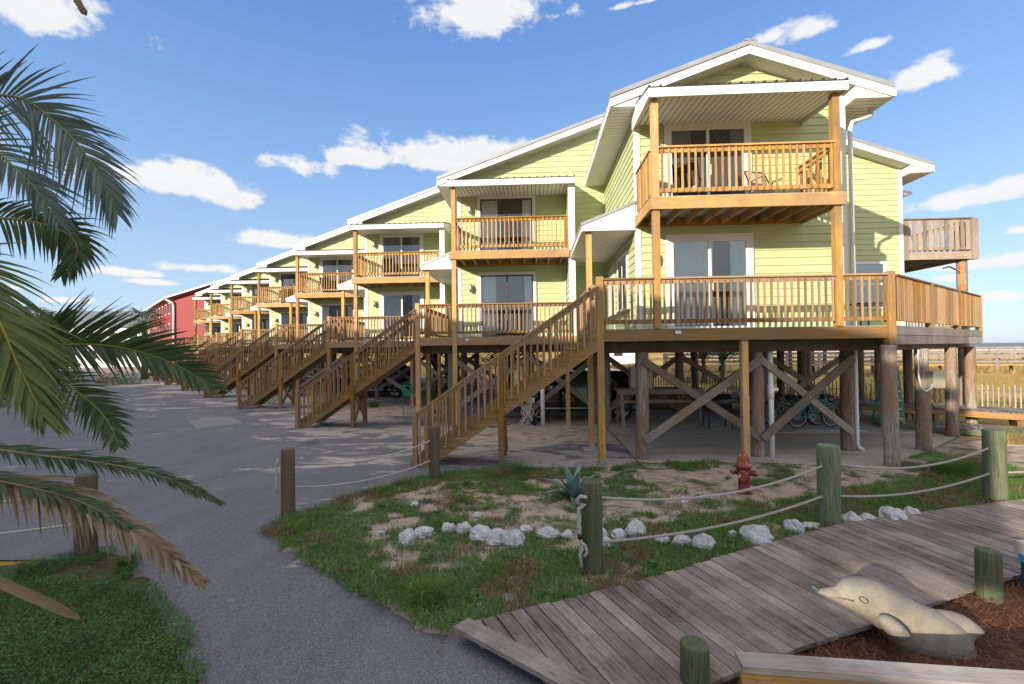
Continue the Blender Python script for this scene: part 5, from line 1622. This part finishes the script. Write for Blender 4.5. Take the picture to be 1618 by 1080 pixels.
# ------------------------------------------------------------------ dune-side boardwalk, fences
E = empty('dune_boardwalk', (0, 0, 0), 'raised plank walkway running behind the pilings towards the beach', 'boardwalk')
A, B = Vector((3.2, 21.5, .5)), Vector((12.6, 15.0, .5)); C_ = Vector((17.5, 11.6, .42))
m, mb_ = MB(), MB()
for (P, Q) in ((A, B), (B, C_)):
    d_ = Q - P; L_ = d_.length; u_ = d_ / L_; nv = Vector((-u_.y, u_.x, 0)).normalized(); n = int(L_ / .15)
    for i in range(n):
        o_ = P + u_ * (i * .15) - nv * .65; m.obox(o_, nv * 1.3, u_ * .14, Vector((0, 0, .035)))
    for sg in (-.6, .6): mb_.beam(P + nv * sg - Vector((0, 0, .09)), Q + nv * sg - Vector((0, 0, .09)), .05, .17)
    for i in range(int(L_ / 1.8) + 1):
        for sg in (-.5, .5):
            q = P + u_ * (i * 1.8) + nv * sg; mb_.box(q.x - .06, q.x + .06, q.y - .06, q.y + .06, -.1, .33)
m.build('planks', 'boardwalk_wood', E); mb_.build('beam', 'deck_wood', E)
E = empty('low_platform', (0, 0, 0), 'low grey platform beside the concrete slab at the right', 'boardwalk')
m = MB()
P, Q = Vector((10.7, 14.6, .12)), Vector((13.2, 12.6, .12)); d_ = Q - P; L_ = d_.length; u_ = d_ / L_; nv = Vector((-u_.y, u_.x, 0))
for i in range(int(L_ / .15)): m.obox(P + u_ * i * .15 - nv * .7, nv * 1.4, u_ * .14, Vector((0, 0, .035)))
m.build('planks', 'boardwalk_wood', E)
m = MB(); m.beam(P - nv * .7 - Vector((0, 0, .05)), Q - nv * .7 - Vector((0, 0, .05)), .05, .12); m.build('beam', 'green_post_wood', E)
def picket(P, Q, h_, sp, w_, lab, mat, thk=.012):
    E = empty('sand_fence', (P[0], P[1], 0), lab, 'fence')
    P, Q = Vector(P), Vector(Q); d_ = Q - P; L_ = d_.length; u_ = d_ / L_; m = MB(); mw = MB()
    n = int(L_ / sp)
    for i in range(n):
        q = u_ * (i * sp); hh = h_ * R(.85, 1.05); t = R(-.03, .03)
        z = max(0, dune_h(P.x + q.x, P.y + q.y))
        m.obox(q + Vector((0, 0, z - .05)), Vector((t, t, hh)), u_ * w_, Vector((-u_.y, u_.x, 0)) * thk)
    m.build('pickets', mat, E)
    for zz in (.35, .75): mw.beam(Vector((0, -.01, zz * h_)), d_ + Vector((0, -.01, zz * h_)), .006, .006)
    mw.build('wire', 'dark_metal', E)
picket((12.8, 18.2, 0), (26, 14.0, 0), 1.05, .15, .04, 'slatted wooden sand fence beyond the dune walkway at the right', 'grey_wood')
picket((2.6, 24.0, 0), (12.8, 18.4, 0), 1.15, .12, .04, 'dark slatted sand fence seen between the pilings', 'grey_wood')
# long beach boardwalks with handrails
def railwalk(P, Q, z, lab, h_=1.05, boards=3, w_=2.2):
    E = empty('beach_boardwalk', (P[0], P[1], 0), lab, 'boardwalk', 'railed boardwalks crossing the dunes')
    P, Q = Vector((P[0], P[1], z)), Vector((Q[0], Q[1], z)); O = Vector((P.x, P.y, 0)); d_ = Q - P; L_ = d_.length; u_ = d_ / L_; nv = Vector((-u_.y, u_.x, 0))
    m = MB(); m.obox(P - O - nv * w_ / 2, d_, nv * w_, (0, 0, .08)); m.build('walkway', 'treated_wood', E)
    m = MB()
    for sg in (-1, 1):
        for i in range(int(L_ / 2.4) + 1):
            q = P - O + u_ * i * 2.4 + nv * sg * w_ / 2; m.box(q.x - .08, q.x + .08, q.y - .08, q.y + .08, -.6, z + h_ + .05)
        for b_ in range(boards):
            zz = h_ * (b_ + .9) / boards
            m.beam(P - O + nv * sg * (w_ / 2 + .03) + Vector((0, 0, zz)), Q - O + nv * sg * (w_ / 2 + .03) + Vector((0, 0, zz)), .05, .14)
    m.build('handrail', 'grey_wood', E)
railwalk((12, 42), (44, 36), .75, 'nearest railed boardwalk crossing the golden dune grass')
railwalk((20, 62), (80, 52), .7, 'second railed boardwalk farther out on the dunes', 1.0)
railwalk((30, 90), (120, 78), .7, 'third railed boardwalk, a thin pale line before the sea', 1.0, 2)
railwalk((40, 60), (95, 140), .7, 'long railed boardwalk running out to the beach', 1.0, 2)

# ------------------------------------------------------------------ trees and far buildings
def tree(x, y, h_, cr, name, lab, mat='tree_leaf', n=1500, ls=.4, flat=.6, clumps=14, group=None, trunk_r=.18):
    E = empty(name, (x, y, 0), lab, 'tree', group)
    m = MB(); m.tube([(0, 0, -.2), (.1, 0, h_ * .35), (0, .1, h_ * .7)], [trunk_r, trunk_r * .75, trunk_r * .4], 8, wob=.1)
    cs = []
    for i in range(clumps):
        a = R(0, 6.28); r = cr * sqrt(R(0, 1)) * .8; c = Vector((r * cos(a), r * sin(a), h_ * R(.62, .95) - r * .15)); cs.append((c, cr * R(.28, .5)))
        m.tube([(0, 0, h_ * R(.35, .6)), (c.x * .6, c.y * .6, c.z * .9), tuple(c)], [trunk_r * .35, trunk_r * .2, .02], 5)
    m.build('trunk', 'bark', E)
    m = MB()
    for i in range(n):
        c, r = random.choice(cs)
        d_ = Vector((random.gauss(0, 1), random.gauss(0, 1), random.gauss(0, 1))).normalized() * r * R(.5, 1.05); d_.z *= flat
        leaflet(m, c.x + d_.x, c.y + d_.y, c.z + d_.z, ls * R(.6, 1.2), R(0, 1))
    m.build('crown', mat, E)
for i, (px_, py_, Y, wd, lab) in enumerate([(75, 492, 85, 3.6, 'round topped pine behind the palm fronds, leftmost of the far trees'), (98, 490, 92, 4.4, 'broad pine crown in the middle of the far left trees'), (118, 492, 88, 3.6, 'pine crown beside the white metal roofed building'), (50, 500, 100, 5, 'dark pine crown at the left behind the fronds')]):
    t = at_y(px_, py_, Y); tree(t.x, t.y, t.z + .5, wd, 'pine_tree', lab, n=2600, ls=.45, flat=.45, clumps=18, group='pines beyond the drive', trunk_r=.3)
for i, (px_, py_, Y, wd, lab) in enumerate([(1110, 545, 30, 1.6, 'green leafy shrub tree seen between the brace and the post'), (1140, 560, 32, 1.6, 'bright green bush seen behind the wooden post')]):
    t = at_y(px_, py_, Y); tree(t.x, t.y, 3.2, wd, 'shrub_tree', lab, 'bush_leaf', n=1600, ls=.2, flat=.9, clumps=14, group='shrubs behind the houses')
for (x, y, lab) in ((-7.5, 34, 'dense shrub behind the third house, glimpsed under the floors'), (-1.5, 29, 'dense shrub behind the second house, glimpsed under the floors'), (-16, 42, 'dense shrub behind the fifth house, glimpsed under the floors')):
    tree(x, y, 3.4, 2.4, 'shrub_tree', lab, 'bush_leaf', n=2200, ls=.24, flat=1.0, clumps=16, group='shrubs behind the houses')
for i in range(7):
    px_ = 1208 + i * 17; t = at_y(px_, 575, 40)
    m = MB(); m.tube([(0, 0, -.2), (R(-.1, .1), 0, 2.4), (R(-.2, .2), 0, 5.2)], [.17, .14, .10], 8)
    pt = empty('pine_tree', (t.x, 40 + R(-1, 1), 0), 'tall bare trunked pine in the grass behind the houses', 'tree', 'bare pines behind the houses'); m.build('trunk', 'bark', pt)
    m = MB()
    for q in range(260): leaflet(m, random.gauss(0, .7), random.gauss(0, .7), 6 + random.gauss(0, .6), .35, R(0, 1))
    m.build('crown', 'tree_leaf', pt)

def palm(x, y, h_, L_, lab, n=26, mat='palm_leaf'):
    E = empty('palm_tree', (x, y, 0), lab, 'palm', 'cabbage palms across the drive')
    m = MB(); m.tube([(0, 0, -.1), (.05, 0, h_ * .5), (0, 0, h_)], [.28, .2, .22], 10, wob=.15); m.build('trunk', 'bark', E)
    m = MB()
    for i in range(n):
        a = i * 2.4; e = R(-.5, 1.25); d_ = Vector((cos(a), sin(a), 0)); st_l = L_ * .45
        tip = Vector((0, 0, h_)) + (d_ * cos(e) + Vector((0, 0, sin(e)))) * st_l
        m.tube([(0, 0, h_), tuple(tip)], .02, 4)
        ax_ = (d_ * cos(e - .5) + Vector((0, 0, sin(e - .5)))).normalized(); sd_ = Vector((-sin(a), cos(a), 0)); tt = R(0, 1)
        for j in range(15):
            b_ = -1.3 + 2.6 * j / 14; u_ = (ax_ * cos(b_) + sd_ * sin(b_)).normalized(); l2 = L_ * .6 * (1 - .25 * abs(b_)) ; w = Vector((0, 0, 1)).cross(u_).normalized() * .035
            mid_ = tip + u_ * l2 * .6; en = tip + u_ * l2 - Vector((0, 0, l2 * .35))
            m.poly([tip, mid_ - w, en, mid_ + w], tt)
    m.build('crown', mat, E)
b = at_z(228, 596, 0); palm(b.x * .93, b.y * .93, 5.4, 2.1, 'cabbage palm standing in front of the red building', 30)
palm(-38.5, 33, 5.2, 1.7, 'cabbage palm at the far left beyond the drive', 26)
# bushes and flowers near that palm
def bush(x, y, r, h_, mat, lab, n=900, ls=.14, name='shrub', grp=None):
    m = MB()
    for i in range(n):
        a = R(0, 6.28); rr_ = r * sqrt(R(0, 1)); z = h_ * R(.05, 1) * sqrt(max(0, 1 - (rr_ / r) ** 2 * .8)); leaflet(m, rr_ * cos(a), rr_ * sin(a), z, ls * R(.6, 1.3), R(0, 1))
    return tag(m.build(name, mat, None, (x, y, 0)), lab, 'shrub', grp)
bush(b.x * .78 - 2, b.y * .78, 1.3, 1.1, 'bush_leaf', 'rounded green shrub at the foot of the cabbage palm', 700, .2)
bush(b.x * .82 - 3, b.y * .82, .8, 1.5, 'flower_red', 'red flowering shrub beyond the cabbage palm', 260, .15)
bush(-50, 43, 2.5, 1.2, 'bush_leaf', 'low hedge across the drive at the far left', 1200, .25)
bush(-22.5, 15.5, 1.6, 1.3, 'palm_leaf', 'dark spiky shrub at the left edge of the drive', 1200, .22)
bush(-27, 20, 1.8, 1.0, 'palm_leaf_pale', 'yellow green shrub at the far left edge of the drive', 1000, .2)
# sago under house two
def sago(x, y, lab, s=.7):
    m = MB()
    for i in range(22):
        a = i * 2.4; e = R(.2, 1.2); prev = Vector((0, 0, .15)); d_ = Vector((cos(a), sin(a), 0)); sd_ = Vector((-sin(a), cos(a), 0))
        for q in range(14):
            p_ = prev + (d_ * cos(e) + Vector((0, 0, sin(e)))) * s / 14; e -= .09
            m.tube([prev, p_], .006, 4); w = .16 * sin(pi * (q + 1.5) / 16)
            for sg in (-1, 1): en = p_ + sd_ * sg * w + Vector((0, 0, .03)) + d_ * .03; m.poly([p_, p_ + d_ * .015, en], R(0, 1))
            prev = p_
    tag(m.build('sago_palm', 'palm_leaf', None, (x, y, 0)), lab, 'plant')
p = at_z(688, 660, 0); sago(p.x, p.y, 'dark green sago palm beside the second house post')

# red building
E = empty('red_building', (-49.2, 60, 0), 'red sided building with a sunlit long side and white downspout', 'building')
hh = 9.9; ld = Vector((-19, 18, 0)); m = MB()
lap_wall(m, (0, 0, 0), (1, 0, 0), (0, -1, 0), [(0, 0), (16, 0), (16, hh + 4.6), (0, hh)], .4, .02)
un = ld.normalized(); nl = Vector((-un.y, un.x, 0))
if nl.dot(Vector((-1, -1, 0))) < 0: nl = -nl
lap_wall(m, (0, 0, 0), tuple(un), tuple(nl), [(0, 0), (ld.length, 0), (ld.length, hh), (0, hh)], .4, .02)
m.build('wall', 'red_siding', E)
m = MB()
m.poly([(-.5, -.6, hh + .1), (16, -.6, hh + 4.9), (16 + ld.x, ld.y, hh + 4.9), (ld.x - .5, ld.y, hh + .1)]); m.poly([(-.5, -.6, hh - .15), (16, -.6, hh + 4.65), (16, -.6, hh + 4.9), (-.5, -.6, hh + .1)])
m.build('roof', 'red_siding', E)
m = MB(); m.beam((-.6, -.7, hh), (16, -.7, hh + 4.6), .1, .2); m.beam(Vector((-.7, -.5, hh)), ld + Vector((-.7, -.5, hh)), .15, .2); m.tube([(-.5, -.6, hh - .2), (.15, -.2, hh - .6), (.25, -.15, hh - 1), (.25, -.15, .2)], .14, 8); m.build('gutter', 'white_trim', E)
for i in range(7):
    for z in (2.0, 5.0, 7.9):
        q = un * (1.8 + i * 3.5) + nl * .05; m = MB(); m.obox(q + Vector((0, 0, z)), un * 1.3, nl * .05, (0, 0, 1.6)); w_ = m.build('window', 'white_trim', E)
        m = MB(); m.obox(q + nl * .055 + un * .15 + Vector((0, 0, z + .15)), un * 1.0, nl * .02, (0, 0, 1.3)); m.build('pane', 'interior_dark', w_)
# white metal roofed building
E = empty('white_building', (-78, 78, 0), 'white building with a ribbed metal roof beyond the drive', 'building', rz=.15)
m = MB(); lap_wall(m, (0, 0, 0), (1, 0, 0), (0, -1, 0), [(-6, 0), (9, 0), (9, 7.4), (-6, 7.4)], .4); m.box(-6, 9, .01, 9, 0, 7.3); m.build('wall', 'white_siding', E)
m = MB(); m.poly([(-6.4, -.6, 7.2), (9.4, -.6, 7.2), (9.4, 4.4, 10.4), (-6.4, 4.4, 10.4)]); m.poly([(-6.4, 9.5, 7.2), (-6.4, 4.4, 10.4), (9.4, 4.4, 10.4), (9.4, 9.5, 7.2)])
for i in range(40): m.beam((-6.4 + i * .4, -.6, 7.24), (-6.4 + i * .4, 4.4, 10.44), .06, .06)
m.poly([(-6, 0, 7.2), (-6, 4.4, 10.3), (-6, 9, 7.2)]); m.build('roof', 'roof_metal', E)
for i in range(4):
    for z in (1.4, 4.6):
        m = MB(); m.box(-4.8 + i * 3.4, -3.6 + i * 3.4, -.06, -.02, z, z + 1.6); m.build('window', 'interior_dark', E)
m = MB(); E = empty('beige_shed', (-60, 52, 0), 'small tan kiosk at the far end of the drive', 'building'); m.box(-1.6, 1.6, -1, 1, 0, 1.7); m.build('wall', 'stripe_cream', E); m = MB(); m.box(-1.8, 1.8, -1.2, 1.2, 1.71, 1.9); m.build('roof', 'beige_box', E)
# white beach house behind
E = empty('white_beach_house', (12.6, 66, 0), 'white house far behind, seen beneath the end house floor', 'building')
m = MB(); m.box(-4, 3, 0, 6, .0, 3.3); m.build('wall', 'white_siding', E); m = MB(); m.prism([(-4.4, 3.31), (3.4, 3.31), (-.5, 5.2)], lambda p, t: (p[0], t, p[1]), -.4, 6.4); m.build('roof', 'roof_metal', E)
m = MB(); m.box(-1, .2, -.05, -.01, 1.2, 2.4); m.build('window', 'interior_dark', E)

# unseen blocks added behind the viewer to throw evening shade over the drive
NB = Vector((.76, -.65, 0)).normalized(); SB = Vector((.65, .76, 0)).normalized()
def add_blocker(n0, n1, s, h_, lab, dep=9, z0=0, ov=1):
    c = NB * n0 + SB * s
    E = empty('shade_blocker', (c.x, c.y, 0), lab, 'house', 'unseen blocks added to shade the drive')
    m = MB(); m.obox((0, 0, z0), NB * (n1 - n0), -SB * dep, (0, 0, h_ - z0 - .4)); m.build('wall', 'white_siding', E)
    m = MB(); m.obox(Vector((0, 0, h_ - .39)) + SB * .5 - NB * .0, NB * (n1 - n0), -SB * (dep + ov), (0, 0, .39)); m.build('roof', 'roof_metal', E)
SB0 = -14
TT = tan(SUN_EL)
def hb(z_at, s_at): return z_at + TT * (s_at - SB0 - .5)
add_blocker(-44, -.80, SB0, hb(3.25, 10), 'long unseen house row added behind the viewer as shade blocker')
add_blocker(-74, -47, SB0, hb(1.2, 10), 'lower unseen house row added farther along to shade the drive')
add_blocker(-.795, .615, SB0, hb(.12, 5), 'low unseen slab added behind the viewer, under the sun slot', .12, ov=0)  # thin slabs added below and above a slot of sun for the dolphin
add_blocker(-.795, .615, SB0 , hb(3.25, 10), 'raised unseen slab added over the sun slot for the dolphin', .12, ov=0, z0=hb(.66, 5))

# ------------------------------------------------------------------ foreground palm
def cpt(px_, py_, dist):
    d_ = ray(px_, py_); return Vector((0, 0, ZC)) + d_ * (dist)
PT = empty('date_palm', (-3.6, 1.9, 0), 'feathery date palm leaning in from the left edge, fronds across the view', 'palm')
OFF = Vector((-3.6, 1.9, 0))
m = MB(); m.tube([(0, 0, -.1), (.05, 0, 1.2), (.0, .05, 2.3)], [.2, .17, .2], 14, wob=.2); m.build('trunk', 'bark', PT)
def frond(path, llen, n, mat, ratio=(.75, .75), nrm_up=.35, rmat='rachis_green', droop=.25, ang=(60, 28), w=.011, jit=.25, skip0=.12, rr_=.010, lab=None, tipw=.25):
    P = [cpt(*q) - OFF for q in path]
    # catmull-rom
    def cr(t):
        k = t * (len(P) - 1); i = min(int(k), len(P) - 2); f = k - i
        p0 = P[max(i - 1, 0)]; p1 = P[i]; p2 = P[i + 1]; p3 = P[min(i + 2, len(P) - 1)]
        return .5 * ((2 * p1) + (p2 - p0) * f + (2 * p0 - 5 * p1 + 4 * p2 - p3) * f * f + (3 * p1 - p0 - 3 * p2 + p3) * f ** 3)
    pts = [cr(i / 30) for i in range(31)]
    m = MB(); m.tube(pts, [rr_ * (1 - .85 * i / 30) for i in range(31)], 6); r_ = m.build('frond', rmat, PT)
    if lab: r_['label'] = lab
    m = MB()
    for i in range(n):
        t = skip0 + (1 - skip0) * i / (n - 1); p = cr(min(t, .999)); T_ = (cr(min(1, t + .01)) - cr(max(0, t - .01))).normalized()
        view = (Vector((0, 0, ZC)) - OFF - p).normalized(); N_ = (view * (1 - nrm_up) + Vector((0, 0, 1)) * nrm_up).normalized()
        S_ = N_.cross(T_).normalized()
        env = (min(1, .45 + 2.2 * (t - skip0)) if t < .4 else 1) * (1 - (1 - tipw) * max(0, (t - .5) / .5) ** 1.5)
        for sg, rt in ((1, ratio[0]), (-1, ratio[1])):
            if R(0, 1) < .03: continue
            L_ = llen * env * rt * R(.85, 1.1); a = radians(ang[0] + (ang[1] - ang[0]) * t) * R(1 - jit * .5, 1 + jit * .5)
            d_ = (T_ * cos(a) + S_ * sg * sin(a) + N_ * R(-.25, .35)).normalized(); q = p.copy(); k = 5; prev = None
            Wd = d_.cross(N_).normalized(); tt = R(0, 1)
            Wd = (Wd + N_ * R(-.6, .6)).normalized(); dr = droop * R(.5, 1.6)
            for j in range(k + 1):
                u_ = j / k; ww = w * (.55 + .9 * sin(pi * min(1, u_ * .9 + .12))) * (1 - u_ ** 2.5) + .0006
                cur = (q - Wd * ww, q + N_ * ww * -.3, q + Wd * ww)
                if prev:
                    b = len(m.v); m.v.extend([tuple(v_) for v_ in prev + cur])
                    m.face((b, b + 1, b + 4, b + 3), None, tt, True); m.face((b + 1, b + 2, b + 5, b + 4), None, tt, True)
                prev = cur; q = q + d_ * L_ / k; d_ = (d_ - Vector((0, 0, dr / k * 1.6))).normalized()
    m.build('leaflets', mat, r_)
frond([(-420, 520, 2.5), (-200, 190, 2.4), (0, 150, 2.3), (90, 195, 2.2), (150, 265, 2.1), (185, 335, 2.05)], .52, 84, 'palm_leaf_blue', (.75, .9), .1, droop=.25, ang=(50, 18), w=.0042, lab='high bluish frond arching down across the sky')
frond([(-420, 560, 2.4), (-220, 250, 2.3), (-60, 215, 2.2), (40, 280, 2.1), (90, 350, 2.05)], .46, 66, 'palm_leaf_blue', (.9, .55), .1, droop=.3, ang=(45, 20), w=.0042, lab='bluish frond hanging just below the highest one')
frond([(-400, 560, 2.5), (-200, 370, 2.4), (-40, 345, 2.3), (60, 352, 2.25), (110, 372, 2.2), (122, 400, 2.15), (100, 432, 2.1)], .24, 70, 'palm_leaf', (.95, .95), .2, droop=.7, ang=(62, 30), w=.005, lab='short dark frond with drooping tip below the highest ones')
frond([(-380, 580, 2.3), (-120, 520, 2.25), (20, 548, 2.2), (90, 544, 2.15), (180, 547, 2.1), (270, 572, 2.05), (335, 612, 2.0)], .40, 96, 'palm_leaf', (.85, .62), .12, droop=.12, ang=(58, 22), w=.005, lab='long green frond reaching right in front of the stairs')
frond([(-380, 560, 1.7), (-120, 400, 1.6), (-20, 480, 1.5), (30, 580, 1.45), (70, 660, 1.42)], .36, 80, 'palm_leaf_pale', (.85, .6), .1, droop=.3, ang=(42, 16), w=.0045, lab='near pale green frond hanging down at the left edge')
frond([(-380, 600, 1.8), (-150, 500, 1.7), (-60, 535, 1.6), (20, 550, 1.55), (85, 595, 1.5)], .30, 56, 'palm_leaf_pale', (.8, .8), .1, droop=.2, ang=(42, 20), w=.0045, lab='second pale frond overlapping the near one')
frond([(-350, 600, 2.4), (-100, 560, 2.35), (60, 585, 2.3), (130, 625, 2.25), (170, 665, 2.2), (186, 702, 2.15)], .20, 60, 'palm_leaf', (.95, .95), .15, droop=.2, ang=(60, 30), w=.0045, lab='short dark frond pointing down over the drive')
frond([(-350, 640, 2.2), (-120, 690, 2.15), (30, 715, 2.1), (140, 728, 2.05), (250, 750, 2.0), (345, 792, 1.95)], .25, 80, 'palm_leaf', (.7, .6), .5, droop=.3, ang=(34, 14), w=.0045, rmat='palm_leaf_dry', lab='thin narrow frond crossing the drive')
frond([(-350, 700, 2.1), (-120, 750, 2.05), (20, 765, 2.0), (130, 795, 1.95), (230, 850, 1.9), (318, 915, 1.85)], .30, 84, 'palm_leaf_dry', (.8, .75), .4, droop=.6, ang=(40, 18), w=.005, rmat='palm_leaf_dry', lab='drying brown frond lowest in front of the bollard')
frond([(-350, 700, 2.0), (-120, 740, 1.98), (10, 762, 1.96), (120, 790, 1.93), (200, 830, 1.9)], .20, 40, 'palm_leaf', (.8, .7), .4, droop=.3, ang=(34, 18), w=.005, rmat='palm_leaf_dry')
frond([(-300, 500, 1.9), (-250, 0, 1.9), (-40, -130, 1.9), (80, -60, 1.9), (130, 15, 1.9)], .26, 40, 'palm_leaf_dry', (.45, .3), .1, droop=.2, ang=(16, 8), w=.010, lab='greyish frond tip poking in at the top left corner')
for s_ in ('',):
    m = MB(); A, B = cpt(-60, 895, 1.3) - OFF, cpt(122, 975, 1.35) - OFF; dd = (B - A).normalized(); up_ = Vector((0, .3, 1)).cross(dd).normalized()
    n = 8; prev = None
    for i in range(n + 1):
        t = i / n; c = A.lerp(B, t); wv = .022 * (1 - .5 * max(0, t - .85) / .15); q = (c + Vector((0, 0, wv)), c - Vector((0, 0, wv)) + up_ * .01, c + up_ * .015)
        if prev: m.poly([prev[0], q[0], q[2], prev[2]], .7); m.poly([prev[2], q[2], q[1], prev[1]], .5)
        prev = q
    m.build('dry_leaf_strap', 'palm_leaf_dry', PT)
